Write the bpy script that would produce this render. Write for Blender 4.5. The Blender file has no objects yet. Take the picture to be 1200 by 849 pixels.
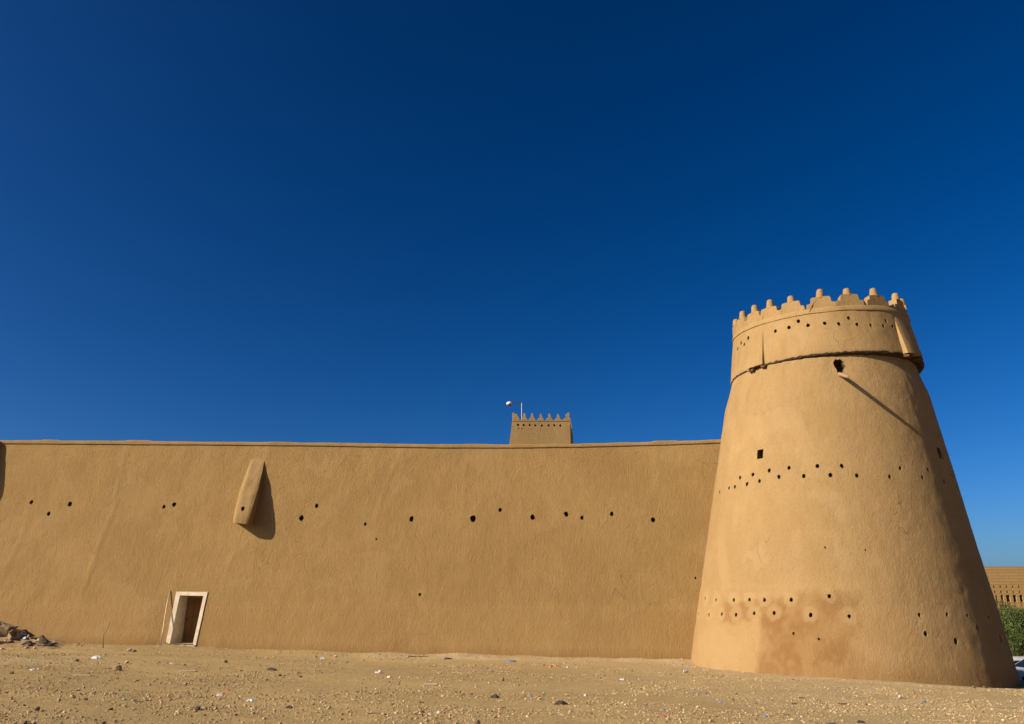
import bpy, bmesh, math, random
import numpy as np
from mathutils import Vector, Matrix, noise
R = math.radians
SC = bpy.context.scene
COL = SC.collection
random.seed(7)
RNG = np.random.default_rng(7)

# ------------------------------------------------------------------ camera, sky, sun, exposure
EYE = 1.65
PITCH = 0.3092
FOC, CX, CY = 900.0, 600.0, 424.5          # photo pixels
cam = bpy.data.cameras.new("camera")
cam.lens = 27.0; cam.sensor_width = 36.0; cam.clip_start = 0.1; cam.clip_end = 5000
camo = bpy.data.objects.new("camera", cam); COL.objects.link(camo)
camo.location = (0, 0, EYE); camo.rotation_euler = (math.pi/2 + PITCH, 0, 0)
SC.camera = camo

SUN_AZ, SUN_EL = 65.0, 28.5                # azimuth from -Y towards -X
w = bpy.data.worlds.new("World"); SC.world = w; w.use_nodes = True
nt = w.node_tree; nt.nodes.clear()
sky = nt.nodes.new("ShaderNodeTexSky"); sky.sky_type = 'NISHITA'; sky.sun_disc = False
sky.sun_elevation = R(SUN_EL); sky.sun_rotation = R(180 + SUN_AZ)
sky.altitude = 600; sky.air_density = 0.8; sky.dust_density = 2.6; sky.ozone_density = 5.0
hs = nt.nodes.new("ShaderNodeHueSaturation"); hs.inputs['Saturation'].default_value = 1.15; hs.inputs['Value'].default_value = 0.57
gm = nt.nodes.new("ShaderNodeGamma"); gm.inputs['Gamma'].default_value = 1.42
bg = nt.nodes.new("ShaderNodeBackground"); bg.inputs['Strength'].default_value = 0.05
out = nt.nodes.new("ShaderNodeOutputWorld")
nt.links.new(sky.outputs[0], gm.inputs[0]); nt.links.new(gm.outputs[0], hs.inputs['Color'])
nt.links.new(hs.outputs[0], bg.inputs['Color']); nt.links.new(bg.outputs[0], out.inputs['Surface'])

sl = bpy.data.lights.new("sun", 'SUN'); sl.energy = 5.0; sl.angle = R(0.5); sl.color = (1.0, 0.88, 0.70)
so = bpy.data.objects.new("sun", sl); COL.objects.link(so)
sd = Vector((-math.sin(R(SUN_AZ))*math.cos(R(SUN_EL)), -math.cos(R(SUN_AZ))*math.cos(R(SUN_EL)), math.sin(R(SUN_EL))))
so.rotation_euler = sd.to_track_quat('Z', 'Y').to_euler()
vs = SC.view_settings
vs.view_transform = 'Standard'; vs.look = 'None'; vs.gamma = 1; vs.use_curve_mapping = False
vs.exposure = 0.84

# ------------------------------------------------------------------ helpers
def ray(u, v):
    a = (u-CX)/FOC; up = -(v-CY)/FOC
    return Vector((a, math.cos(PITCH)-up*math.sin(PITCH), math.sin(PITCH)+up*math.cos(PITCH)))
def at_y(u, v, y):
    r = ray(u, v); return r*(y/r.y) + Vector((0, 0, EYE))
WY, WB = 32.8, 0.19                        # curtain wall plane: y = WY + WB*z
def on_wall(u, v, off=0.0):
    r = ray(u, v); t = (WY - off + WB*EYE)/(r.y - WB*r.z); return r*t + Vector((0, 0, EYE))
def sstep(a, b, x):
    t = min(1, max(0, (x-a)/(b-a))); return t*t*(3-2*t)
def fbm(p, oct=3):
    return noise.fractal(p, 1.0, 2.0, oct, noise_basis='PERLIN_ORIGINAL')

KW = WY/31.0
GX = [-80, -40] + [q*KW for q in (-19, -13, -9.7, -6.4, -1.3, 3.2, 6.7)] + [10.9, 13.7, 17.9, 24, 40, 90]
GZ = [1.0, .50] + [EYE-(EYE-q)*KW for q in (.29, .19, .03, -.07, -.16, -.25, -.345)] + [-.54, -.66, -.98, -1.35, -2.0, -2.2]
def g_base(x, y):
    s = 0
    for d, k in ((-1.6, .25), (0, .5), (1.6, .25)): s += k*float(np.interp(x+d, GX, GZ))
    drop = sstep(33, 44, y)*sstep(13, 20, x)
    return s*(1-drop) + (-2.75 - .03*max(0, min(y, 100)-44))*drop
def g_z(x, y):
    z = g_base(x, y)
    if abs(x) < 45 and y < 70:
        z += .05*noise.noise(Vector((x*.25, y*.4, 1.3))) + .022*noise.noise(Vector((x*1.1, y*1.6, 5)))
        z += .012*noise.noise(Vector((x*4.3, y*4.3, 9))) + .016*noise.noise(Vector((x*.13, y*2.4, 3)))*sstep(10, 14, y)
        d = (WY-.1) - y
        if -1 < d < 1.6 and x < 9:         # dirt piled along the foot of the wall
            z += (.10+.07*noise.noise(Vector((x*.7, 3.1, 0))))*(1-sstep(.05, 1.2+.5*noise.noise(Vector((x*.4, 0, 7))), d))
    return z
def ground_px(u, v):
    r = ray(u, v); t = 20.0
    z = -.2
    for _ in range(12):
        t = (z-EYE)/r.z; p = r*t; z = g_z(p.x, p.y)
    return Vector((p.x, p.y, z))

TS = 1.15
def tw_cen(z):
    zz = (z-EYE)/TS
    return ((11.0555+.03995*(zz+2.3))*TS, (27.5685-.01725*(zz+2.3))*TS)
def tw_rad(z):
    q0, q1, q2 = 5.0, 4.146, 3.29
    zz = (z-EYE)/TS; z0 = -2.3; zt = 8.217; zm = (z0+zt)/2
    L0 = (zz-zm)*(zz-zt)/((z0-zm)*(z0-zt)); L1 = (zz-z0)*(zz-zt)/((zm-z0)*(zm-zt)); L2 = (zz-z0)*(zz-zm)/((zt-z0)*(zt-zm))
    return TS*(q0*L0+q1*L1+q2*L2) - .15*sstep(9.4, 11.0, z)
def on_tower(u, v):
    r = ray(u, v); t = 20.0; prev = None
    while t < 45:
        p = r*t + Vector((0, 0, EYE)); c = tw_cen(p.z)
        if math.hypot(p.x-c[0], p.y-c[1]) < tw_rad(p.z): return p
        t += .01
    return None
def tw_normal(p):
    c = tw_cen(p.z); return Vector((p.x-c[0], p.y-c[1], 0)).normalized()

def tag(o, label=None, cat=None, group=None, kind=None):
    if label: o['label'] = label
    if cat: o['category'] = cat
    if group: o['group'] = group
    if kind: o['kind'] = kind
    return o
def link(name, me, mat=None, parent=None):
    o = bpy.data.objects.new(name, me); COL.objects.link(o)
    if mat and len(me.materials) == 0: me.materials.append(mat)
    if parent:
        o.parent = parent
        o.matrix_parent_inverse = Matrix.Translation(-Vector(parent.location)) if not any(parent.rotation_euler) else parent.matrix_basis.inverted()
    return o
def mesh(name, verts, faces, mat=None, parent=None, smooth=False, angle=None):
    me = bpy.data.meshes.new(name); me.from_pydata([tuple(v) for v in verts], [], faces); me.update()
    fix_normals(me)
    if smooth: shade(me, angle)
    return link(name, me, mat, parent)
def fix_normals(me):
    bm = bmesh.new(); bm.from_mesh(me); bmesh.ops.recalc_face_normals(bm, faces=bm.faces); bm.to_mesh(me); bm.free()
def shade(me, angle=None):
    me.polygons.foreach_set('use_smooth', [True]*len(me.polygons))
    if angle: me.set_sharp_from_angle(angle=R(angle))
def bm_obj(name, bm, mat=None, parent=None, smooth=False, angle=None):
    bmesh.ops.recalc_face_normals(bm, faces=bm.faces)
    me = bpy.data.meshes.new(name); bm.to_mesh(me); bm.free()
    if smooth: shade(me, angle)
    return link(name, me, mat, parent)
def empty(name, loc, label, cat, group=None):
    o = bpy.data.objects.new(name, None); COL.objects.link(o); o.location = loc; o.empty_display_size = .2
    return tag(o, label, cat, group)
def bm_box(bm, c, s, rot=None, bevel=0):
    m = Matrix.Translation(c) @ (rot.to_4x4() if rot else Matrix()) @ Matrix.Diagonal((s[0], s[1], s[2], 1))
    g = bmesh.ops.create_cube(bm, size=1, matrix=m)
    if bevel:
        es = list({e for v in g['verts'] for e in v.link_edges})
        bmesh.ops.bevel(bm, geom=es, offset=bevel, segments=2, affect='EDGES', profile=.5)
def bm_tube(bm, pts, rads, n=8, cap=True):
    pts = [Vector(p) for p in pts]; rings = []
    if not hasattr(rads, '__len__'): rads = [rads]*len(pts)
    for i, p in enumerate(pts):
        d = (pts[min(i+1, len(pts)-1)]-pts[max(i-1, 0)]).normalized()
        a = d.orthogonal().normalized() if i == 0 else (a - d*a.dot(d)).normalized()
        b = d.cross(a)
        rings.append([bm.verts.new(p + (a*math.cos(t)+b*math.sin(t))*rads[i]) for t in [2*math.pi*k/n for k in range(n)]])
    for r0, r1 in zip(rings, rings[1:]):
        for k in range(n): bm.faces.new((r0[k], r0[(k+1) % n], r1[(k+1) % n], r1[k]))
    if cap: bm.faces.new(rings[0][::-1]); bm.faces.new(rings[-1])
def poly_prism(bm, pts, vec):
    a = [bm.verts.new(p) for p in pts]; b = [bm.verts.new(Vector(p)+Vector(vec)) for p in pts]
    n = len(pts); bm.faces.new(a); bm.faces.new(b[::-1])
    for i in range(n): bm.faces.new((a[i], b[i], b[(i+1) % n], a[(i+1) % n]))
def carve(o, cutter_bm):
    """cut the closed cutter volumes out of o's mesh for good"""
    bmesh.ops.recalc_face_normals(cutter_bm, faces=cutter_bm.faces)
    cm = bpy.data.meshes.new("cutter"); cutter_bm.to_mesh(cm); cutter_bm.free()
    co = bpy.data.objects.new("cutter", cm); COL.objects.link(co)
    m = o.modifiers.new("cut", 'BOOLEAN'); m.operation = 'DIFFERENCE'; m.solver = 'EXACT'; m.object = co
    bpy.context.view_layer.update()
    dg = bpy.context.evaluated_depsgraph_get()
    me = bpy.data.meshes.new_from_object(o.evaluated_get(dg))
    o.modifiers.clear(); old = o.data; o.data = me; bpy.data.meshes.remove(old)
    bpy.data.objects.remove(co); bpy.data.meshes.remove(cm)
    shade(me, 40)
    return me
def attr(me, name, fn):
    at = me.attributes.new(name, 'FLOAT', 'POINT')
    at.data.foreach_set('value', [fn(v.co) for v in me.vertices])

# ------------------------------------------------------------------ materials
def new_mat(name):
    m = bpy.data.materials.new(name); m.use_nodes = True
    t = m.node_tree; b = t.nodes['Principled BSDF']
    return m, t, b
def nd(t, typ, **kw):
    n = t.nodes.new(typ)
    for k, v in kw.items(): setattr(n, k, v)
    return n
def noise_n(t, coord, scale, detail=4, rough=.55, stretch=None, dist=0):
    n = nd(t, 'ShaderNodeTexNoise'); n.inputs['Scale'].default_value = scale
    n.inputs['Detail'].default_value = detail; n.inputs['Roughness'].default_value = rough; n.inputs['Distortion'].default_value = dist
    if stretch:
        mp = nd(t, 'ShaderNodeMapping'); mp.inputs['Scale'].default_value = stretch
        t.links.new(coord, mp.inputs['Vector']); coord = mp.outputs[0]
    t.links.new(coord, n.inputs['Vector']); return n.outputs['Fac']
def ramp(t, fac, stops):
    r = nd(t, 'ShaderNodeValToRGB'); e = r.color_ramp.elements
    while len(e) < len(stops): e.new(.5)
    for el, (p, c) in zip(e, stops):
        el.position = p; el.color = (*c, 1) if hasattr(c, '__len__') else (c, c, c, 1)
    t.links.new(fac, r.inputs[0]); return r.outputs[0]
def mix(t, fac, a, b, mode='MIX'):
    m = nd(t, 'ShaderNodeMix', data_type='RGBA', blend_type=mode)
    for s, v in ((m.inputs[0], fac), (m.inputs[6], a), (m.inputs[7], b)):
        if hasattr(v, 'is_linked'): t.links.new(v, s)
        elif hasattr(v, '__len__'): s.default_value = (*v, 1)
        else: s.default_value = v
    return m.outputs[2]
def math_n(t, op, a, b=None):
    m = nd(t, 'ShaderNodeMath', operation=op)
    for s, v in ((m.inputs[0], a), (m.inputs[1], b)):
        if v is None: continue
        if hasattr(v, 'is_linked'): t.links.new(v, s)
        else: s.default_value = v
    return m.outputs[0]
def bump(t, h, dist, strength=1.0, prev=None):
    b = nd(t, 'ShaderNodeBump'); b.inputs['Distance'].default_value = dist; b.inputs['Strength'].default_value = strength
    t.links.new(h, b.inputs['Height'])
    if prev: t.links.new(prev, b.inputs['Normal'])
    return b.outputs[0]

def plaster(name, base, k=1.0, attrs=False):
    m, t, b = new_mat(name)
    co = nd(t, 'ShaderNodeTexCoord').outputs['Object']
    base = Vector(base)
    big = noise_n(t, co, .28, 5, .6)
    mid = noise_n(t, co, 1.5, 6, .65, (1, 1, .55))
    streak = noise_n(t, co, 3.4, 5, .65, (1, 1, .30), .3)
    grain = noise_n(t, co, 22, 4, .7, (1, 1, .7))
    fine = noise_n(t, co, 80, 2, .6)
    c = ramp(t, big, [(.3, base*.90), (.5, base), (.72, base*1.09)])
    c = mix(t, ramp(t, mid, [(.38, 0), (.66, .8)]), c, tuple(base*.86+Vector((.006, 0, -.004))))
    c = mix(t, ramp(t, streak, [(.45, 0), (.75, .30)]), c, tuple(Vector((base.x*1.1, base.y*1.06, base.z*1.0))))
    c = mix(t, ramp(t, grain, [(.30, .75), (.47, 0)]), c, tuple(base*.66))
    sp = ramp(t, noise_n(t, co, 7.5, 3, .75), [(.64, 0), (.74, .55)])
    c = mix(t, sp, c, tuple(base*.72))
    cn = noise_n(t, co, .7, 2.5, .5, (1, 1, .7), .5)
    cr = ramp(t, math_n(t, 'ABSOLUTE', math_n(t, 'SUBTRACT', cn, .5)), [(0, 1), (.0015, .7), (.0036, 0)])
    cm = ramp(t, noise_n(t, co, .33, 2, .5), [(.58, 0), (.66, 1)])
    crk = math_n(t, 'MULTIPLY', cr, cm)
    c = mix(t, math_n(t, 'MULTIPLY', crk, .42), c, tuple(base*.42))
    sx = nd(t, 'ShaderNodeSeparateXYZ'); t.links.new(co, sx.inputs[0])
    run = ramp(t, noise_n(t, co, 2.2, 5, .7, (1, 1, .10)), [(.5, 0), (.72, 1)])
    hi_ = nd(t, 'ShaderNodeMapRange'); hi_.inputs[1].default_value = 6.2; hi_.inputs[2].default_value = 8.8; t.links.new(sx.outputs[2], hi_.inputs[0])
    c = mix(t, math_n(t, 'MULTIPLY', math_n(t, 'MULTIPLY', run, hi_.outputs[0]), .38), c, tuple(base*.66))
    wob = math_n(t, 'ADD', sx.outputs[2], math_n(t, 'MULTIPLY', noise_n(t, co, .8, 4, .6), .5))
    lowc = ramp(t, math_n(t, 'MULTIPLY', wob, .1), [(.193, 1), (.199, 0)])
    c = mix(t, math_n(t, 'MULTIPLY', lowc, .35), c, tuple(Vector((base.x*1.06, base.y*.98, base.z*.98))))
    patch = ramp(t, noise_n(t, co, .42, 4, .5, None, .6), [(.57, 0), (.60, .4)])
    c = mix(t, patch, c, tuple(Vector((base.x*1.07, base.y*1.1, base.z*1.18))))
    rough = None
    if attrs:
        st = nd(t, 'ShaderNodeAttribute', attribute_name='stain').outputs['Fac']
        ha = nd(t, 'ShaderNodeAttribute', attribute_name='halo').outputs['Fac']
        rough = nd(t, 'ShaderNodeAttribute', attribute_name='coarse').outputs['Fac']
        sn = ramp(t, noise_n(t, co, .9, 5, .7, (1, 1, .5)), [(.28, .45), (.55, 1)])
        c = mix(t, math_n(t, 'MULTIPLY', math_n(t, 'MULTIPLY', st, sn), .9), c, (.176, .091, .032))
        c = mix(t, math_n(t, 'MULTIPLY', ha, .46), c, tuple(Vector((base.x*1.12, base.y*1.16, base.z*1.22))))
    t.links.new(c, b.inputs['Base Color'])
    b.inputs['Roughness'].default_value = .95; b.inputs['Specular IOR Level'].default_value = .08
    n = bump(t, noise_n(t, co, 3.1, 6, .78, (1, 1, .7)), .012*k)
    n = bump(t, noise_n(t, co, 11, 6, .78, (1, 1, .95)), .028*k, 1, n)
    n = bump(t, grain, .024*k, 1, n)
    n = bump(t, fine, .004*k, 1, n)
    n = bump(t, math_n(t, 'SUBTRACT', 1.0, crk), .012, 1, n)
    if rough is not None:
        h = math_n(t, 'MULTIPLY', noise_n(t, co, 8, 6, .8, (1, 1, .6)), rough)
        n = bump(t, h, .050, 1, n)
    t.links.new(n, b.inputs['Normal'])
    return m
def simple(name, col, rough=.8, var=.25, scale=8, bd=.01, metal=0, spec=.3, stretch=None):
    m, t, b = new_mat(name)
    co = nd(t, 'ShaderNodeTexCoord').outputs['Object']
    n = noise_n(t, co, scale, 5, .65, stretch)
    c = Vector(col)
    t.links.new(ramp(t, n, [(.25, c*(1-var)), (.75, c*(1+var*.7))]), b.inputs['Base Color'])
    b.inputs['Roughness'].default_value = rough; b.inputs['Metallic'].default_value = metal; b.inputs['Specular IOR Level'].default_value = spec
    if bd: t.links.new(bump(t, n, bd), b.inputs['Normal'])
    return m

WALL_C = (.271, .170, .066)
TOWER_C = (.273, .176, .077)
M = {}
M['wall'] = plaster('mud_plaster_wall', WALL_C, 1.0, True)
M['tower'] = plaster('mud_plaster_tower', TOWER_C, .75, True)
M['parapet'] = plaster('mud_plaster_parapet', TOWER_C, .55)
M['keep'] = plaster('mud_plaster_keep', (.262, .170, .072), .8)
M['underside_shade'] = simple('painted_underside_shade', (.035, .020, .010), .95, .5, 12, .04)  # near-black tone stands in for shade under the parapet rim
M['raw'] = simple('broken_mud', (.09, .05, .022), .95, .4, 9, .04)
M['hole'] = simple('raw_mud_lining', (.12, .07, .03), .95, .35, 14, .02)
M['cream'] = simple('cream_paint', (.54, .45, .32), .8, .28, 3.5, .006)
M['door'] = simple('old_door_wood', (.19, .098, .030), .7, .45, 6, .004, stretch=(1, 1, .12))
M['timber'] = simple('weathered_timber', (.26, .17, .09), .8, .35, 9, .006)
M['iron'] = simple('rusty_iron', (.05, .04, .032), .6, .4, 20, .002)
M['zinc'] = simple('galvanised_pole', (.34, .29, .22), .45, .2, 20, .001, .3)
M['lampw'] = simple('lamp_white_paint', (.6, .59, .56), .35, .05, 10, 0)
M['lampd'] = simple('lamp_glass_dark', (.10, .09, .07), .3, .1, 10, 0)
M['twig'] = simple('dry_wood', (.28, .2, .12), .85, .35, 20, .003)
M['dirt'] = simple('loose_dirt', (.22, .135, .06), .95, .35, 5, .05)

# ground
m, t, b = new_mat('gravel_ground'); M['ground'] = m
co = nd(t, 'ShaderNodeTexCoord').outputs['Object']
gb = Vector((.345, .240, .108))
c = ramp(t, noise_n(t, co, .22, 5, .6, (.45, 1, 1)), [(.32, gb*.84), (.52, gb), (.7, gb*1.12)])
pale = nd(t, 'ShaderNodeAttribute', attribute_name='pale').outputs['Fac']
c = mix(t, math_n(t, 'MULTIPLY', pale, ramp(t, noise_n(t, co, 1.1, 5, .7, (.35, 1, 1)), [(.30, .15), (.6, 1)])), c, (.42, .315, .180))
c = mix(t, ramp(t, noise_n(t, co, .75, 5, .6, (.2, 1, 1)), [(.55, 0), (.75, .5)]), c, (.30, .180, .072))
c = mix(t, ramp(t, noise_n(t, co, 2.4, 6, .75, (.6, 1, 1)), [(.48, 0), (.72, .6)]), c, tuple(gb*.72))
c = mix(t, ramp(t, noise_n(t, co, 16, 4, .8), [(.53, 0), (.64, .75)]), c, tuple(gb*.48))
c = mix(t, ramp(t, noise_n(t, co, 21, 4, .8), [(.60, 0), (.72, .7)]), c, (.36, .27, .16))
t.links.new(c, b.inputs['Base Color']); b.inputs['Roughness'].default_value = .95; b.inputs['Specular IOR Level'].default_value = .05
n = bump(t, noise_n(t, co, 3.5, 5, .7), .035); n = bump(t, noise_n(t, co, 17, 5, .8), .028, 1, n); n = bump(t, noise_n(t, co, 55, 2, .6), .006, 1, n)
t.links.new(n, b.inputs['Normal'])

# gravel / stones: tone per stone
m, t, b = new_mat('gravel_stones'); M['gravel'] = m
rnd = nd(t, 'ShaderNodeNewGeometry').outputs['Random Per Island']
c = ramp(t, rnd, [(0, (.05, .035, .025)), (.08, (.16, .105, .055)), (.22, (.29, .195, .09)), (.75, (.36, .25, .125)), (.94, (.42, .315, .185)), (1, (.46, .39, .29))])
t.links.new(c, b.inputs['Base Color']); b.inputs['Roughness'].default_value = .9; b.inputs['Specular IOR Level'].default_value = .1
M['stone'] = simple('tan_stone', (.27, .18, .09), .9, .3, 9, .02)
M['stone_pale'] = simple('pale_stone', (.38, .30, .20), .9, .2, 9, .02)
M['stone_dark'] = simple('dark_stone', (.14, .095, .055), .9, .3, 9, .02)
M['slab'] = simple('mud_brick_slab', (.24, .165, .092), .95, .35, 6, .03)
M['slab_pale'] = simple('pale_mortar_slab', (.30, .21, .115), .95, .25, 6, .03)
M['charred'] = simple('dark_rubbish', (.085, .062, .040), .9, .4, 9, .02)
M['white'] = simple('white_plastic', (.36, .36, .36), .5, .12, 14, .01)
M['blue'] = simple('blue_plastic', (.06, .12, .24), .45, .25, 14, .01)
M['bluegrey'] = simple('blue_grey_plastic', (.14, .17, .23), .5, .3, 14, .01)
M['red'] = simple('faded_red_plastic', (.42, .06, .035), .5, .25, 14, .005)
M['pink'] = simple('pale_pink_paper', (.45, .24, .2), .7, .2, 14, .005)
M['orange'] = simple('orange_plastic', (.45, .12, .02), .5, .2, 14, .005)
M['yellow'] = simple('yellow_plastic', (.62, .47, .05), .5, .2, 14, .005)
M['green'] = simple('green_plastic', (.10, .17, .035), .5, .25, 14, .005)
M['rag'] = simple('dark_rag', (.05, .037, .03), .95, .4, 18, .02)
M['board'] = simple('grey_board', (.20, .155, .10), .85, .3, 9, .006, stretch=(.3, 1, 1))
M['darkwood'] = simple('dark_plank', (.11, .085, .06), .85, .35, 9, .006)
M['metal'] = simple('dull_metal', (.42, .42, .42), .4, .25, 20, .002, .7)
M['paleboard'] = simple('sun_bleached_board', (.38, .30, .20), .85, .15, 9, .004)

# ------------------------------------------------------------------ the ground
def axis(fine0, fine1, step, lo, hi):
    a = list(np.arange(fine0, fine1+1e-6, step)); d = step; x = fine0
    left = []
    while x > lo: d *= 1.35; x -= d; left.append(max(x, lo))
    d = step; x = a[-1]
    right = []
    while x < hi: d *= 1.35; x += d; right.append(min(x, hi))
    return left[::-1] + a + right
xs = axis(-24, 24, .14, -900, 900); ys = axis(8, 34, .11, -300, 1500)
gv = [(x, y, g_z(x, y)) for y in ys for x in xs]
nx = len(xs)
gf = [(j*nx+i, j*nx+i+1, (j+1)*nx+i+1, (j+1)*nx+i) for j in range(len(ys)-1) for i in range(nx-1)]
me = bpy.data.meshes.new('ground'); me.from_pydata(gv, [], gf); shade(me)
def pale_fn(p):
    x, y = p.x, p.y
    v = 0
    # packed pale strip along the foot of wall and tower
    dw = WY - y
    if x < 8: v = max(v, .9*(1-sstep(.6, 2.6+1.2*noise.noise(Vector((x*.3, 1, 4))), dw))*sstep(-8, -4, x))
    dt = math.hypot(x-12.7, y-31.7)-5.75
    v = max(v, 1.0*(1-sstep(.9, 1.6, dt)))
    v = max(v, .55*sstep(-1, 9, x + 2.5*noise.noise(Vector((x*.2, y*.3, 8)))))
    # greyish trodden patch at left and track band
    v = max(v, .9*max(0, 1-math.hypot((x+15.5)/4.5, (y-25.2)/1.9)))
    return v
attr(me, 'pale', pale_fn)
ground = link('ground', me, M['ground']); tag(ground, kind='structure')

# ------------------------------------------------------------------ curtain wall
fort = empty('fort_wall', (0, WY, 0), 'long battered tan mud plaster curtain wall with small door and drain holes', 'wall')
top_px = [(-200, 515.5), (0, 516), (60, 516.3), (150, 517), (250, 517.6), (350, 518.5), (450, 520), (520, 521), (600, 521), (680, 520), (760, 518), (845, 515.3), (930, 514)]
top_pts = [on_wall(*p) for p in top_px]
TX = [p.x for p in top_pts]; TZ = [p.z for p in top_pts]
def top_z(x): return float(np.interp(x, TX, TZ))
door_c = (on_wall(207, 694)+on_wall(229, 757))/2
# raised seam lines on the plaster (old repair edges), as polylines in (x, z)
def wl(*px): return [(p.x, p.z) for p in (on_wall(*q) for q in px)]
SEAMS = [(wl((146, 524), (139, 560), (130, 600), (112, 645), (95, 695)), .013),
         (wl((40, 560), (25, 625), (-5, 690)), .008),
         (wl((215, 530), (200, 590), (180, 650)), .005),
         (wl((470, 528), (449, 570), (438, 610)), .010),
         (wl((300, 625), (268, 655), (255, 700)), .008),
         (wl((313, 520), (309, 545)), .010),
         (wl((545, 545), (541, 600)), .010)]
def seam_d(x, z, pl):
    best = 9; side = 0
    for (x0, z0), (x1, z1) in zip(pl, pl[1:]):
        dx, dz = x1-x0, z1-z0; L = dx*dx+dz*dz
        t = max(0, min(1, ((x-x0)*dx+(z-z0)*dz)/L)); px, pz = x0+t*dx-x, z0+t*dz-z
        d = math.hypot(px, pz)
        if d < best: best = d; side = (dx*(z-z0)-dz*(x-x0))
    return best, side
def wall_disp(x, z):
    h = .045*noise.noise(Vector((x*.22, 0, z*.3))) + .008*fbm(Vector((x*.8, 3, z*.6)), 3) + .006*fbm(Vector((x*3.6, 7, z*2.4)), 3)
    # horizontal day joints: lower coat stands proud
    zj = 1.72 + .06*noise.noise(Vector((x*.35, 2, 0))) - .025*x*.2
    h += .018*(1-sstep(zj-.03, zj+.03, z))
    zj = 6.9 + .1*noise.noise(Vector((x*.3, 9, 0)))
    h += .010*(1-sstep(zj-.04, zj+.04, z))*sstep(-4, 0, x)
    for pl, a in SEAMS:
        d, s = seam_d(x, z, pl)
        if d < .5: h += a*(1-sstep(.01, .26, d))*(1 if s > 0 else .0)
    h += .09*(1-sstep(.0, .7, z - np.interp(x, GX, GZ)))*.5
    k = max(abs(x-door_c.x)/.95, abs(z-door_c.z)/1.35)
    return h*sstep(.85, 1.6, k) if k < 1.6 else h
X0, X1 = -60.0, 9.6
wx = list(np.arange(-60, -22, 1.0)) + list(np.arange(-22, X1+.01, .085))
nz = 92; zlo = -2.0
rings = []
for x in wx:
    zt = top_z(x) - .16
    r = []
    for k in range(nz+1):
        z = zlo + (zt-zlo)*k/nz
        r.append((x, WY+WB*z-wall_disp(x, z), z))
    r.append((x, WY+WB*zt+1.6, zt)); r.append((x, WY+WB*zt+2.4, zlo))
    rings.append(r)
V = [v for r in rings for v in r]; n = nz+3
Fc = [(i*n+k, (i+1)*n+k, (i+1)*n+(k+1) % n, i*n+(k+1) % n) for i in range(len(wx)-1) for k in range(n)]
Fc += [tuple(range(n)), tuple((len(wx)-1)*n+k for k in range(n))[::-1]]
wall = mesh('wall_face', V, Fc, M['wall'], fort)

def hole_prof(r, n=11, seed=0):
    rr = random.Random(seed); return [(r*(1+.16*rr.uniform(-1, 1)))*1.0 for _ in range(n)]
def cut_cyl(bm, p, axis_in, r, depth, seed, outw=.35, k=1.0, ez=1.25):
    axis_in = axis_in.normalized(); a = axis_in.cross(Vector((0, 0, 1))).normalized(); b_ = Vector((0, 0, 1))
    pr = hole_prof(r*k, 11, seed); pts = []
    for i, q in enumerate(pr):
        t_ = 2*math.pi*i/len(pr); pts.append(p - axis_in*outw + a*(q*math.cos(t_)) + b_*(q*ez*math.sin(t_)))
    poly_prism(bm, pts, axis_in*(outw+depth))
LINER = {}
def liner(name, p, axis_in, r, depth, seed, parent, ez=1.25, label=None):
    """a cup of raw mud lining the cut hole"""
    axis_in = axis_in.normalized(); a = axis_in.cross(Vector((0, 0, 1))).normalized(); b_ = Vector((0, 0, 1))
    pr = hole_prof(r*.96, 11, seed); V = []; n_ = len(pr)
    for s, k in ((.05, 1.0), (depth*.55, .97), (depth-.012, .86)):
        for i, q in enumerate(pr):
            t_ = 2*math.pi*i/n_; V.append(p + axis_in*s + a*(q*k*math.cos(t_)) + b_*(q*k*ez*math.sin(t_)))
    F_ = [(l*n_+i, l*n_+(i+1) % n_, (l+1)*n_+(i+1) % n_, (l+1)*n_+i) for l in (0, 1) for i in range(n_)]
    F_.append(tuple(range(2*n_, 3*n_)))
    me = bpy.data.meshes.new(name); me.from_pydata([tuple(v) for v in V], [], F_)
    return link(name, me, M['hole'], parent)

wall_holes = [(37, 589, .10), (57, 602.5, .10), (82, 591, .12), (191.5, 594, .09), (203.7, 591.5, .11), (353, 607.5, .13), (371, 593, .10),
              (428, 614.5, .08), (482, 608.5, .13), (554.5, 608, .16), (586, 598, .10), (624, 606.5, .13), (663.5, 603, .12), (682, 607, .10),
              (717, 602.5, .11), (765.5, 609.3, .12), (492, 697, .07), (815, 677.5, .06), (441, 632, .05)]
cb = bmesh.new(); YIN = Vector((0, 1, .0))
for i, (u, v, r) in enumerate(wall_holes):
    cut_cyl(cb, on_wall(u, v), YIN, r*.78, .42, 100+i)
# door recess
dI = [on_wall(*q) for q in ((211, 698), (238.6, 698.6), (226.3, 754.4), (199.2, 754.8))]
d_in = [Vector((p.x, p.y, p.z)) for p in dI]
poly_prism(cb, [p - Vector((0, .6, 0)) for p in d_in], (0, 1.75, 0))
# spout pocket is added on the face, no cut
carve(wall, cb)
attr(wall.data, 'stain', lambda p: max(0, .55*(1-sstep(.0, .55, p.z-np.interp(p.x, GX, GZ)-.12*noise.noise(Vector((p.x*1.5, 0, 2))))),
     .45*(1-sstep(.2, .9, math.hypot((p.x+4.8)/1.1, (p.z-.15)/.5)))))
attr(wall.data, 'halo', lambda p: .35*(1-sstep(.3, 1.2, abs(p.x-(-11.5+.35*(p.z-5)))))*sstep(1.5, 3.5, p.z)*(1-sstep(4.6, 5.2, p.z)))
attr(wall.data, 'coarse', lambda p: .35+.4*noise.noise(Vector((p.x*.3, p.z*.3, 2))))
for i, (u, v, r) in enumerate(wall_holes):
    liner('drain_hole', on_wall(u, v), YIN, r*.78, .42, 100+i, fort)

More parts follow.
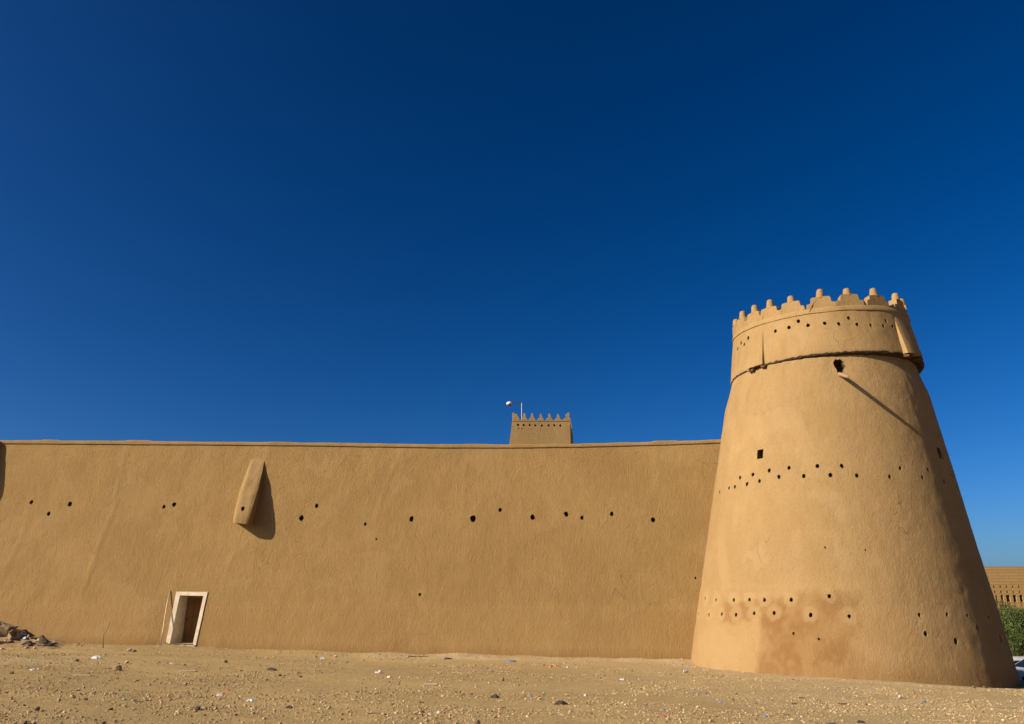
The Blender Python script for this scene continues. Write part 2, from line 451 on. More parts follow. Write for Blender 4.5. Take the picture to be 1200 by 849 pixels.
# coping: a slightly proud cap along the top
rings = []; cxs = list(np.arange(-60, -22, 1.0)) + list(np.arange(-22, X1, .16))
for x in cxs:
    zt = top_z(x) + .022*noise.noise(Vector((x*.9, 5, 0))) + .03*noise.noise(Vector((x*.25, 8, 0))) + (.035 if noise.noise(Vector((x*.5, 1, 1))) > .25 else 0)
    z0 = top_z(x) - .17 + .012*noise.noise(Vector((x*.8, 2, 0)))
    y0 = WY + WB*z0; j = .012*noise.noise(Vector((x*2, 4, 0)))
    y0 -= wall_disp(x, z0)
    rings.append([(x, y0+.3, z0), (x, y0-.045+j, z0), (x, y0-.05+j, z0+.03), (x, y0-.03+j, zt-.05), (x, y0+.03, zt-.005), (x, y0+.5, zt+.02), (x, y0+1.7, zt), (x, y0+1.7, z0)])
n = 8; V = [v for r in rings for v in r]
Fc = [(i*n+k, (i+1)*n+k, (i+1)*n+(k+1) % n, i*n+(k+1) % n) for i in range(len(cxs)-1) for k in range(n)]
Fc += [tuple(range(n)), tuple((len(cxs)-1)*n+k for k in range(n))[::-1]]
mesh('coping', V, Fc, M['wall'], fort, True, 40)

# door: painted surround, reveal, plank leaf, threshold
fo = [on_wall(*q) for q in ((207, 693.6), (243.6, 694), (229.4, 757.8), (194.8, 752.6))]
bm = bmesh.new()
def q3(a, s): return [bm.verts.new(p + Vector((0, s, 0))) for p in a]
o_f = q3(fo, -.03); i_f = q3(dI, -.03); o_b = q3(fo, .10); i_b = q3([p.lerp(sum(dI, Vector())/4, .004) for p in dI], 1.11)
for k in range(4):
    k2 = (k+1) % 4
    if k != 2: bm.faces.new((o_f[k], o_f[k2], i_f[k2], i_f[k]))
    bm.faces.new((o_f[k], o_b[k], o_b[k2], o_f[k2])) if k != 2 else None
    bm.faces.new((i_f[k], i_f[k2], i_b[k2], i_b[k]))
sur = bm_obj('door_surround', bm, M['cream'], fort)
tag(sur, 'cream painted door surround and deep reveal')
bi = [p.copy() for p in dI]
bm = bmesh.new()
xl, xr = bi[0].x*.5+bi[3].x*.5+.012, bi[1].x*.5+bi[2].x*.5-.012
zb, ztp = bi[3].z+.01, bi[0].z-.03
yd = WY + WB*1.2 + 1.02
for k in range(3):                                             # three tall boards with battens
    x0 = xl+(xr-xl)*k/3; bm_box(bm, ((2*x0+(xr-xl)/3)/2, yd, (zb+ztp)/2), ((xr-xl)/3-.012, .05, ztp-zb), bevel=.006)
for zz in (.18, .5, .82): bm_box(bm, ((xl+xr)/2, yd-.035, zb+(ztp-zb)*zz), (xr-xl-.02, .03, .11), bevel=.005)
leaf = bm_obj('door_leaf', bm, M['door'], sur)
bm = bmesh.new(); bm_tube(bm, [(xl+.12, yd-.05, .98+zb), (xl+.12, yd-.10, .98+zb), (xl+.12, yd-.10, .86+zb), (xl+.12, yd-.05, .86+zb)], .012)
bm_obj('door_handle', bm, M['iron'], sur)
bm = bmesh.new(); bm_box(bm, ((xl+xr)/2, yd-.02, ztp-.02), (xr-xl, .09, .09), bevel=.008)
bm_obj('lintel_bar', bm, M['timber'], sur)
bm = bmesh.new()
pa, pb = on_wall(201, 757.5), on_wall(228, 757.5)
bm_box(bm, ((pa.x+pb.x)/2-.2, pa.y-.06, dI[2].z-.10), (.62, .26, .11), bevel=.02); bm_box(bm, ((pa.x+pb.x)/2+.32, pa.y-.05, dI[2].z-.11), (.40, .24, .10), bevel=.02)
bm_obj('threshold', bm, M['stone_pale'], sur)

# machicolation boxes hanging on the wall
def machicolation(dx, dz, clip, label=None):
    tl, tr = on_wall(299, 528, -.05), on_wall(311.5, 530, -.05); br, bl = on_wall(290.4, 614.6, .56), on_wall(272.6, 612.8, .58)
    S_ = Vector((dx, WB*dz, dz))
    nr, ns = 22, 9; V = []; 
    for k in range(nr+1):
        f = k/nr; L = tl.lerp(bl, f)-Vector((.11*math.sin(math.pi*f), 0, 0)); Rr = tr.lerp(br, f)+Vector((.08*math.sin(math.pi*f), 0, 0))
        bulge = .16*math.sin(math.pi*f**.9)+.06*f
        for j in range(ns+1):
            g = j/ns; p = L.lerp(Rr, g)
            edge = 4*g*(1-g)
            off = -.06+.72*f**1.3+.10*math.sin(math.pi*f) - (-.05+.59*f) + .030*fbm(Vector((p.x*2.6, p.z*2.2, 4)), 3)
            rd = .07*(max(0, .24-g)/.24)**2*min(1, f*3) + .05*(max(0, g-.85)/.15)**2*f
            bottom = .09*max(0, f-.93)/.07
            V.append(p + Vector((0, -off+rd+bottom, 0)) + S_)
    front = len(V)
    for v in list(V): V.append(Vector((v.x, WY+WB*v.z+.25, v.z+.03)))
    if clip: V = [Vector((v.x, v.y, min(v.z, clip))) for v in V]
    m_ = ns+1; F_ = []
    for k in range(nr):
        for j in range(ns):
            a = k*m_+j; F_ += [(a, a+1, a+m_+1, a+m_), (front+a, front+a+m_, front+a+m_+1, front+a+1)]
        F_ += [(k*m_, (k+1)*m_, front+(k+1)*m_, front+k*m_), (k*m_+ns, front+k*m_+ns, front+(k+1)*m_+ns, (k+1)*m_+ns)]
    for j in range(ns):
        F_ += [(j, front+j, front+j+1, j+1), (nr*m_+j, nr*m_+j+1, front+nr*m_+j+1, front+nr*m_+j)]
    o = mesh('machicolation', V, F_, M['parapet'], fort)
    cb = bmesh.new()
    hp = on_wall(284.5, 596.5, .56)+S_; cut_cyl(cb, hp, YIN, .075, .25, 5)
    sh = [on_wall(303, 597, .22)+S_, on_wall(303, 608, .22)+S_]
    for q in sh: cut_cyl(cb, q + Vector((.12, 0, 0)), Vector((-1, 0, 0)), .065, .22, 6)
    carve(o, cb)
    liner('drain_hole', hp+Vector((0, -.04, 0)), YIN, .075, .25, 5, o)
    return o
machicolation(0, 0, None)
machicolation(-12.2, 1.6, top_z(-22)-.05)

# ------------------------------------------------------------------ round tower
tower = empty('round_tower', (12.7, 31.7, 0), 'tapering round tan mud tower with crenellated parapet and drain holes', 'tower')
NA, NZ = 440, 170; zb, zt = -2.6, 11.25
up1 = [(844, 577), (868, 560), (883, 556.5), (902, 551.7), (925, 548.6), (958, 546.6), (986.6, 546.6), (1055, 549), (1087, 550.6), (1115, 557)]
up2 = [(855, 572.5), (862, 571), (876, 567.5), (890.5, 564), (913, 559), (942, 558), (973, 557), (1004, 557.5), (1042.6, 559), (1080.6, 559.6), (1106, 564)]
lo1 = [(829, 702), (841.5, 703.5), (862, 703.5), (880, 703), (897.5, 703.5), (928, 703), (972, 699)]
lo2 = [(821, 720), (833.5, 721), (848, 720), (864.5, 721), (885.5, 719), (908.5, 718.7), (950.7, 721), (995, 722.5), (1077, 721), (1109.5, 720.5), (1133, 721.5), (1158, 724)]
ex = [(1084.5, 743, .075), (1120, 752, .09), (1145, 736.5, .08), (1172, 749, .12), (930.5, 742.5, .038), (960, 749, .034), (967, 641.8, .03), (1014, 645, .028)]
t_holes = [(u, v, .066) for u, v in up1] + [(u, v, .066) for u, v in up2] + [(u, v, .058) for u, v in lo1+lo2] + ex
t_pts = [(on_tower(u, v), r, i, (u, v)) for i, (u, v, r) in enumerate(t_holes)]
t_pts = [q for q in t_pts if q[0] is not None]
halo_pts = [(q[0], .24+.12*((q[2]*7919) % 10)/10) for q in t_pts if 695 < q[3][1] < 760 and q[1] > .05]
beam_p = on_tower(983.5, 430)
def cam_ang(p):                             # angle round the tower, 0 facing the camera, + to the right
    c = tw_cen(p.z); return math.atan2(p.x-c[0], -(p.y-c[1])) + math.atan2(c[0], c[1])
def tw_disp(p, th, z):
    q = Vector((math.sin(th)*2, math.cos(th)*2, z*.35))
    h = .014*noise.noise(q*1.1) + .004*fbm(q*3.2+Vector((0, 0, z)), 3) + .008*fbm(Vector((math.sin(th)*14, math.cos(th)*14, z*2.2)), 2)
    for zj, a in ((2.35, .022), (4.05, .014), (5.55, .012), (7.3, .016), (8.9, .010)):
        zz = zj + .10*noise.noise(Vector((math.sin(th)*3, math.cos(th)*3, zj))) + .05*math.sin(th*2+zj)
        h += a*(1-sstep(zz-.05, zz+.04, z))*(1-.85*sstep(-.1, .5, th+math.atan2(12.9, 31.6)))
    # coarse lower right quarter
    k = sstep(.12, .5, th+math.atan2(12.9, 31.6))*(1-sstep(2.0, 3.2, z))
    if k: h += k*(.005*fbm(Vector((math.sin(th)*24, math.cos(th)*24, z*3.4)), 4))
    for pt, r in halo_pts:
        d = (p-pt).length
        if d < .45 and pt.x < 11.8: h += .010*(1-sstep(.22, .36, d))
    d = (p-beam_p).length
    if d < .8: h -= .03*(1-sstep(.2, .8, d))
    return h
V = []
for k in range(NZ+1):
    z = zb+(zt-zb)*k/NZ; c = tw_cen(z); r = tw_rad(z)
    for i in range(NA):
        th = 2*math.pi*i/NA; p = Vector((c[0]+r*math.sin(th), c[1]-r*math.cos(th), z))
        ths = th if th < math.pi else th-2*math.pi
        h = tw_disp(p, ths, z); V.append((c[0]+(r+h)*math.sin(th), c[1]-(r+h)*math.cos(th), z))
Fc = [(k*NA+i, k*NA+(i+1) % NA, (k+1)*NA+(i+1) % NA, (k+1)*NA+i) for k in range(NZ) for i in range(NA)]
Fc += [tuple(range(NA))[::-1], tuple(NZ*NA+i for i in range(NA))]
shaft = mesh('tower_shaft', V, Fc, M['tower'], tower)
cb = bmesh.new()
for p, r, i, uv in t_pts:
    cut_cyl(cb, p, -tw_normal(p), r, .35, 200+i, .3)
win = []
for u, v, ww, hh in ((891.3, 532.5, .27, .36), (1101.5, 531.5, .34, .42)):
    p = on_tower(u, v); nn = tw_normal(p); a = nn.cross(Vector((0, 0, 1))).normalized(); win.append((p, nn, a, ww, hh))
    pts = [p + nn*.3 + a*sx*ww/2 + Vector((0, 0, sz*hh/2)) for sx, sz in ((-1, -1), (1, -1), (1, 1), (-1, 1))]
    poly_prism(cb, pts, -nn*.9)
# broken opening round the beam
rr = random.Random(3); nn = tw_normal(beam_p); a = nn.cross(Vector((0, 0, 1))).normalized()
prof = [(-.10, -.28), (.02, -.34), (.10, -.26), (.16, -.10), (.24, .02), (.16, .12), (.17, .22), (.06, .30), (.0, .26), (-.10, .30), (-.20, .16), (-.17, .02), (-.12, -.08)]
poly_prism(cb, [beam_p + nn*.3 - a*x*.95 + Vector((0, 0, z*1.12)) for x, z in prof], -nn*.85)
carve(shaft, cb)
def stain(p):
    a = cam_ang(p); c = 12.7; th = a
    u = th*5.4                               # metres along the face
    lo = g_base(p.x, p.y)
    wob = .30*noise.noise(Vector((u*.9, p.z*1.2, 6))) + .14*noise.noise(Vector((u*3.1, p.z*3, 2))) + .06*noise.noise(Vector((u*8, p.z*8, 2)))
    top = (2.12 if u > -1.5 else 1.98) + .5*wob
    main = sstep(-2.85+wob*.6, -2.55+wob*.6, u)*(1-sstep(.25+wob, .75+wob, u))*(1-sstep(top-.22, top+.10, p.z))
    main *= .62+.38*sstep(-.25, .25, noise.noise(Vector((u*1.7, p.z*1.3, 11)))+.6*noise.noise(Vector((u*5, p.z*4, 1))))
    band = .75*sstep(-4.6, -4.2, u)*(1-sstep(-2.6, -2.2, u))*sstep(1.05+wob, 1.2+wob, p.z)*(1-sstep(1.85+wob*.6, 1.98+wob*.6, p.z))
    foot = .55*(1-sstep(.1, .75, p.z-lo+.3*wob))*sstep(-4, 2, u)
    return max(main, band, foot)
def halo(p):
    v = 0
    for pt, r in halo_pts:
        d = math.hypot((p-pt).xy.length, (p.z-pt.z)) + .07*noise.noise(p*4) + .03*noise.noise(p*11)
        if d < .5: v = max(v, 1-sstep(r*.80, r*.97, d))
        if pt.z-1.6 < p.z < pt.z and (p-pt).xy.length < .2 and cam_ang(pt) < -.35: v = max(v, .5*(1-sstep(.05, .16, (p-pt).xy.length-WB*0-.16*(pt.z-p.z)*1))*sstep(1.6, .2, pt.z-p.z) if False else v)
    return v
attr(shaft.data, 'stain', stain); attr(shaft.data, 'halo', halo)
attr(shaft.data, 'coarse', lambda p: .25+.75*sstep(.1, .55, cam_ang(p))*(1-sstep(2.4, 4.0, p.z)) + .5*sstep(.35, .8, cam_ang(p)))
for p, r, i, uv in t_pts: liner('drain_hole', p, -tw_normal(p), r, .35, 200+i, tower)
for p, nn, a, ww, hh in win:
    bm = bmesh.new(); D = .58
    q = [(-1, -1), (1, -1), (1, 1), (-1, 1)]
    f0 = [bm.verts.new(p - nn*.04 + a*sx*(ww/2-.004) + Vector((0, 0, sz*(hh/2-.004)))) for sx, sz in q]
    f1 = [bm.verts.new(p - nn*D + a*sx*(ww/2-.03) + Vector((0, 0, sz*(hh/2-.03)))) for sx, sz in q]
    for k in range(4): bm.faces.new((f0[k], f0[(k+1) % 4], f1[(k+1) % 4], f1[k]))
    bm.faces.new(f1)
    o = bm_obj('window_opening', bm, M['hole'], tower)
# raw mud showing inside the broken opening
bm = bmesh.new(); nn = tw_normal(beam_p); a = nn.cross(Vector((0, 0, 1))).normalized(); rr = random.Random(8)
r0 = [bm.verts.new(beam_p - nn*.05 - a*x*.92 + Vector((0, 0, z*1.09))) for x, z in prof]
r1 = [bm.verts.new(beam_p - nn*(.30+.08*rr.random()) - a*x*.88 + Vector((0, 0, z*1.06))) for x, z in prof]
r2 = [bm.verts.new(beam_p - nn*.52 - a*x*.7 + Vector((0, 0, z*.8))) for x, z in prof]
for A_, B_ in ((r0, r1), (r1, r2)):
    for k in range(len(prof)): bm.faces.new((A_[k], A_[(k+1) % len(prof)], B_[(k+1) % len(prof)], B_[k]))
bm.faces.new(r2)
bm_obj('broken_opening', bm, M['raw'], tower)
# the beam: points almost straight at the camera
b0 = on_tower(984.5, 436.5) - nn*.3 + Vector((0, 0, .02))
rb = ray(994.5, 442.2); base_t = (on_tower(984.5, 436.5)-Vector((0, 0, EYE))).length/rb.length
b1 = rb*(base_t-1.75/rb.length) + Vector((0, 0, EYE))
bm = bmesh.new(); bm_tube(bm, [b0, b0.lerp(b1, .4)+Vector((0, 0, .01)), b0.lerp(b1, .8), b1], [.08, .075, .065, .045], 10)
beam = bm_obj('roof_beam', bm, M['timber'], tower, True, 50)
tag(beam, 'weathered timber beam sticking out of the broken opening')

# parapet drum
PC = Vector((13.20+.13, 31.49, 0)); PA0 = math.atan2(PC.x, PC.y)
def p_pt(ang, r, z): th = ang-PA0; return Vector((PC.x+r*math.sin(th), PC.y-r*math.cos(th), z))
def p_warp(ang, k): return k*(1-max(-.2, math.cos(ang)))
Z_B, Z_L, Z_T = 10.93, 12.66, 12.90
def p_rad(z): return 3.85 + (3.575-3.85)*(z-Z_B)/(Z_L-Z_B)
def p_z(ang, z): return z + p_warp(ang, .10+.20*max(0, min(1, (z-Z_B)/(Z_L-Z_B))))
NA = 300; V = []; prof_n = None
zs = [Z_B+.02*0] + [Z_B+.05+(Z_L-Z_B-.05)*k/22 for k in range(23)]
for i in range(NA):
    ang = 2*math.pi*i/NA - math.pi
    col = []
    rag = .045*noise.noise(Vector((ang*9, 0, 1))) + .045*noise.noise(Vector((ang*28, 0, 4))) + .012*noise.noise(Vector((ang*70, 0, 4)))
    col.append((3.45, Z_B+.06)); col.append((p_rad(Z_B)-.17, Z_B-.02+rag*1.2)); col.append((p_rad(Z_B)-.05+rag*.3, Z_B-.01+rag)); 
    for k, z in enumerate(zs):
        h = .020*noise.noise(Vector((ang*3, z*1.2, 1))) + .012*fbm(Vector((ang*11, z*2, 2)), 3)
        zz = z + (rag if k == 0 else rag*.5 if k == 1 else 0)
        col.append((p_rad(z)+h-(.015 if k == 0 else 0), zz))
    line = .015*noise.noise(Vector((ang*5, 0, 9)))
    proud = .03
    col.append((p_rad(Z_L)-.02, Z_L+.008+line)); col.append((p_rad(Z_L)+proud, Z_L+.018+line)); col.append((p_rad(Z_L)+proud, Z_L+.06+line))
    col.append((p_rad(Z_T)+proud-.0, Z_T-.03)); col.append((p_rad(Z_T)+proud-.03, Z_T)); col.append((3.12, Z_T)); col.append((3.2, Z_B+.3))
    n = len(col)
    for r, z in col: V.append(p_pt(ang, r, p_z(ang, z)))
Fc = [(i*n+k, ((i+1) % NA)*n+k, ((i+1) % NA)*n+(k+1) % n, i*n+(k+1) % n) for i in range(NA) for k in range(n)]
par = mesh('parapet', V, Fc, M['parapet'], tower)
def par_ang(u, v):                           # angle and height of a pixel on the drum
    r = ray(u, v); t_ = 24.0
    while t_ < 42:
        p = r*t_+Vector((0, 0, EYE)); ang = math.atan2(p.x-PC.x, -(p.y-PC.y))+PA0
        if (p.xy-PC.xy).length < p_rad(p.z - p_warp(ang, .2)): return p
        t_ += .01
ph = [(864.5, 409), (868.5, 402.5), (872.3, 404), (877, 396.5), (882.5, 398), (890, 393), (908.5, 388.2), (924.5, 384), (935.5, 376.8), (947, 381.5), (966.5, 379.3),
      (983, 379.8), (994.5, 373), (1004.5, 380.3), (1020.5, 381.5), (1035, 382), (1038.3, 376.5), (1046, 383), (1064, 385)]
pp = [(par_ang(*q), i) for i, q in enumerate(ph)]; pp = [q for q in pp if q[0] is not None]
def pn(p): return Vector((p.x-PC.x, p.y-PC.y, 0)).normalized()
cb = bmesh.new()
for p, i in pp: cut_cyl(cb, p, -pn(p), .068, .3, 400+i, .3)
carve(par, cb)
for p, i in pp: liner('drain_hole', p, -pn(p), .068, .3, 400+i, par)

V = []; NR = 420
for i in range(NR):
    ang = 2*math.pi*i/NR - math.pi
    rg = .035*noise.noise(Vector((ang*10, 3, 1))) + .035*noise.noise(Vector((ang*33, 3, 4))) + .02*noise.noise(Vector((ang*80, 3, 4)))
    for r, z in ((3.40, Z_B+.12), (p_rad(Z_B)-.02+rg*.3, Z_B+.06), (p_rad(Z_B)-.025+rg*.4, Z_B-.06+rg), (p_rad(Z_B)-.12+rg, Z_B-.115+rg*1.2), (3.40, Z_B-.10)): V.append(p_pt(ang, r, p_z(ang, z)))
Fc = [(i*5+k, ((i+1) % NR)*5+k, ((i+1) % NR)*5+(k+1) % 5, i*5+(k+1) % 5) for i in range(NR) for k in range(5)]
mesh('parapet_underside', V, Fc, M['underside_shade'], tower)  # ragged ring, its dark colour paints the shade below the overhang
# brackets (small machicolations) on the parapet, broken underneath
def bracket(ac, wid, dep, label):
    V = []; nr, ns = 12, 8
    for k in range(nr+1):
        f = k/nr; z = Z_L-.10+(Z_B-.03-(Z_L-.10))*f
        hw = wid/2*(.72+.28*f)
        for j in range(ns+1):
            g = 2*j/ns-1; ang = ac+hw*g/3.8
            r = p_rad(z) + dep*f**.9 - .03*max(0, abs(g)-.7)/.3 + .012*noise.noise(Vector((ang*20, z*3, 1)))
            V.append(p_pt(ang, r, p_z(ang, z + (.05*noise.noise(Vector((ang*25, 0, 7))) if k == nr else 0))))
    front = len(V)
    for k in range(nr+1):
        f = k/nr; z = Z_L-.10+(Z_B-.03-(Z_L-.10))*f; hw = wid/2*(.72+.28*f)
        for j in range(ns+1):
            ang = ac+hw*(2*j/ns-1)/3.8; V.append(p_pt(ang, p_rad(z)-.06, p_z(ang, z+.02)))
    m_ = ns+1; F_ = []
    for k in range(nr):
        for j in range(ns):
            q = k*m_+j; F_ += [(q, q+1, q+m_+1, q+m_), (front+q, front+q+m_, front+q+m_+1, front+q+1)]
        F_ += [(k*m_, (k+1)*m_, front+(k+1)*m_, front+k*m_), (k*m_+ns, front+k*m_+ns, front+(k+1)*m_+ns, (k+1)*m_+ns)]
    for j in range(ns):
        F_ += [(j, front+j, front+j+1, j+1), (nr*m_+j, nr*m_+j+1, front+nr*m_+j+1, front+nr*m_+j)]
    o = mesh('machicolation', V, F_, M['parapet'], tower, True, 35)
    bm = bmesh.new(); rr = random.Random(int(ac*100))
    for g in (-.85, -.5, .75, .95):          # ragged stubs of wood and mud underneath
        ang = ac+wid/2*g/3.8; p0 = p_pt(ang, p_rad(Z_B)-.25, p_z(ang, Z_B-.02)); p1 = p_pt(ang+.01, p_rad(Z_B)+dep*.75, p_z(ang, Z_B-.10-.06*rr.random()))
        bm_tube(bm, [p0, p0.lerp(p1, .6), p1], [.09, .085+.03*rr.random(), .05], 7)
    bm_obj('broken_stub', bm, M['raw'], o)
bracket(R(-39.5), .80, .16, None); bracket(R(57), 1.0, .24, None)

# merlons with finials
def merlon(ang, seed):
    rr = random.Random(seed)
    A_ = .555*(1+.04*rr.uniform(-1, 1)); B_ = .375*(1+.05*rr.uniform(-1, 1)); z1 = .20+.03*rr.uniform(-1, 1); z2 = .45+.03*rr.uniform(-1, 1)
    prof = [(-A_, -.02), (A_, -.02), (A_*.96, z1-.03), (A_*.92, z1), (B_+.02, z1+.01), (B_, z1+.04), (B_*.96, z2-.05), (B_*.85, z2), (.12, z2+.015),
            (-.12, z2+.015), (-B_*.85, z2), (-B_*.96, z2-.05), (-B_, z1+.04), (-B_-.02, z1+.01), (-A_*.92, z1), (-A_*.96, z1-.03)]
    V = []; rs = (p_rad(Z_T)+.028, p_rad(Z_T)+.018, p_rad(Z_T)-.30)
    for r_i, r in enumerate(rs):
        for s, z in prof:
            k = 1.0 if r_i else .985
            V.append(p_pt(ang+s*k/3.55, r-.09*max(0, z)*.5, p_z(ang+s/3.55, Z_T+z*(1 if r_i else .99))))
    n = len(prof); F_ = [tuple(range(n)), tuple(2*n+i for i in range(n))[::-1]]
    for l in (0, 1): F_ += [(l*n+i, l*n+(i+1) % n, (l+1)*n+(i+1) % n, (l+1)*n+i) for i in range(n)]
    o = mesh('merlon', V, F_, M['parapet'], tower)
    bm = bmesh.new(); bm.from_mesh(o.data)
    bmesh.ops.bevel(bm, geom=[e for e in bm.edges if e.calc_face_angle(0) > .35], offset=.035, segments=2, affect='EDGES', clamp_overlap=True)
    bm.to_mesh(o.data); bm.free(); shade(o.data, 50)
    bm = bmesh.new(); h = .36+.05*rr.uniform(-1, 1); tilt = rr.uniform(-.03, .03)
    q = p_pt(ang, p_rad(Z_T)-.15, p_z(ang, Z_T+z2-.02)); tv = Vector((math.cos(ang-PA0), math.sin(ang-PA0), 0))*tilt
    bm_tube(bm, [q+tv*s+Vector((0, 0, h*s)) for s in (0, .08, .4, .75, .92, .985, 1.0)], [.170, .163, .150, .132, .108, .066, .015], 14)
    bm_obj('finial', bm, M['parapet'], o, True, 60)
def proj_u(p):
    x, y, z = p.x, p.y, p.z-EYE; return CX+FOC*x/(y*math.cos(PITCH)+z*math.sin(PITCH))
angs = []
for u in (870, 884.3, 902, 926.7, 960.5, 992.8, 1024, 1049.8, 1063.5):
    lo_, hi_ = R(-85), R(85)
    for _ in range(40):
        md_ = (lo_+hi_)/2
        if proj_u(p_pt(md_, p_rad(Z_T)-.13, p_z(md_, Z_T+.6))) < u: lo_ = md_
        else: hi_ = md_
    angs.append(lo_)
gap = 2*math.pi-(angs[-1]-angs[0]); nb = round(gap/R(17.8)); angs += [angs[-1]+gap*k/nb for k in range(1, nb)]
for i, a_ in enumerate(angs): merlon(a_, 900+i)
# curved plaster lip running up the central merlon
pts = []
for u, v in ((948.5, 366.2), (950.5, 361), (953, 356), (957, 352.3), (960, 349.8)):
    r = ray(u, v); p = par_ang(u, v) 
    if p is None: p = pts[-1]+Vector((.1, 0, .15))
    pts.append(p - r.normalized()*.05)
bm = bmesh.new(); bm_tube(bm, pts, .011, 6); bm_obj('plaster_lip', bm, M['raw'], tower)

# ------------------------------------------------------------------ square keep far behind with a lamp on its roof
KY = 60.0
keep = empty('square_tower', (2.3, KY+2.4, 0), 'small square crenellated mud tower rising behind the curtain wall', 'tower')
tl, tr = at_y(600.1, 494.2, KY), at_y(668, 494.2, KY); zT = tl.z
bl2, br2 = at_y(597, 520, KY), at_y(668.6, 520, KY)
def ext(a, b_, z): return a + (b_-a)*((z-a.z)/(b_.z-a.z))
L0, R0 = ext(tl, bl2, -1.0), ext(tr, br2, -1.0)
ang = R(-7)
D = 4.6; dv = Vector((math.sin(-ang), math.cos(ang), 0))*D
bm = bmesh.new()
lo = [L0+Vector((0, -.9, 0)), R0+Vector((0, -.9, 0)), R0+dv+Vector((.5, .4, 0)), L0+dv+Vector((0, .4, 0))]; hi = [tl, tr, tr+dv, tl+dv]
a4 = [bm.verts.new(p) for p in lo]; b4 = [bm.verts.new(p) for p in hi]
for k in range(4): bm.faces.new((a4[k], a4[(k+1) % 4], b4[(k+1) % 4], b4[k]))
bm.faces.new(a4[::-1]); bm.faces.new(b4)
kb = bm_obj('tower_body', bm, M['keep'], keep)
cb = bmesh.new(); kpts = []
for i, (u, v) in enumerate([(606.8, 498), (613.6, 498.2), (620.6, 498.2), (627.2, 498.6), (634.8, 498.8), (642.8, 498.5), (649.4, 498.4), (656.4, 498.8), (607.6, 502.3), (611.5, 502.3)]):
    p = at_y(u, v, KY-.05); kpts.append(p); cut_cyl(cb, p, YIN, .075 if v < 500 else .045, .4, 500+i, .4)
carve(kb, cb)
for i, p in enumerate(kpts): liner('drain_hole', p+Vector((0, -.03, 0)), YIN, .075 if i < 8 else .045, .38, 500+i, keep)
def keep_merlon(p, wid, h, d=.32, skew=0, side=Vector((1, 0, 0)), fin=True):
    out_ = side.cross(Vector((0, 0, 1)))
    pr = [(-.5*wid, 0), (.5*wid, 0), (.48*wid, .10*h), (.26*wid, .42*h), (.14*wid, .52*h), (.11*wid, .9*h), (.05*wid, h), (-.05*wid, h), (-.11*wid, .9*h), (-.14*wid, .52*h), (-.26*wid, .42*h), (-.48*wid, .10*h)]
    if skew: pr = [(-.5*wid, 0), (.5*wid, 0), (.5*wid, h), (.26*wid, h), (.14*wid, .6*h), (-.1*wid, .38*h), (-.48*wid, .12*h)]
    if skew < 0: pr = [(-x, z) for x, z in pr][::-1]
    bm = bmesh.new(); poly_prism(bm, [p + side*x + Vector((0, 0, z)) for x, z in pr], -out_*d)
    bmesh.ops.bevel(bm, geom=list(bm.edges), offset=.02, segments=1, affect='EDGES')
    bm_obj('merlon', bm, M['keep'], keep)
mx = [(614.6, 484.5), (623.6, 484.5), (633.7, 485.3), (643.9, 484.9), (654, 485.4)]
sw = (tr.x-tl.x)/7
for u, v in mx:
    p = at_y(u, v, KY); keep_merlon(Vector((p.x, KY-.03, zT+.004)), sw*1.02, p.z-zT)
hc = at_y(603, 484, KY).z-zT; hr = at_y(667, 484, KY).z-zT
keep_merlon(Vector((tl.x+sw*.52, KY-.03, zT+.004)), sw*.98, hc, skew=-1); keep_merlon(Vector((tr.x-sw*.52, KY-.03, zT+.004)), sw*.98, hr, skew=1)
for k in range(6):                                              # along the right and left side
    for base, s in ((tr, 1), (tl, -1)):
        q = base+dv*((k+.9)/6.6) + Vector((-.06*s, 0, .004)); keep_merlon(q, .62, .75, .3, 0, Vector((0, 1, 0)) if s > 0 else Vector((0, -1, 0)))

lampo = empty('street_lamp', at_y(611.2, 494, KY+1.2), 'floodlight on a bent pole standing on the roof of the square tower', 'lamp')
yy = KY+1.2
p0 = at_y(611.5, 494, yy); p0.z = zT-.05; p1 = at_y(611.4, 472.5, yy); p2 = at_y(599.5, 471.2, yy)
bm = bmesh.new(); bm_tube(bm, [p0, p1], .038, 8); bm_obj('pole', bm, M['zinc'], lampo, True, 40)
bm = bmesh.new(); bm_tube(bm, [p1+Vector((0, 0, .02)), p1.lerp(p2, .5)+Vector((0, 0, .02)), p2], .035, 8); bm_obj('arm', bm, M['iron'], lampo, True, 40)
hc_ = at_y(596.7, 473.6, yy)
bm = bmesh.new(); bmesh.ops.create_uvsphere(bm, u_segments=16, v_segments=10, radius=1, matrix=Matrix.Translation(hc_+Vector((0, 0, .03))) @ Matrix.Rotation(R(-8), 4, 'Y') @ Matrix.Diagonal((.24, .21, .17, 1)))
head = bm_obj('lamp_head', bm, M['lampw'], lampo, True)
bm = bmesh.new(); bmesh.ops.create_uvsphere(bm, u_segments=16, v_segments=8, radius=1, matrix=Matrix.Translation(hc_+Vector((0, 0, -.07))) @ Matrix.Diagonal((.225, .20, .13, 1)))
bm_obj('lens', bm, M['lampd'], head, True)

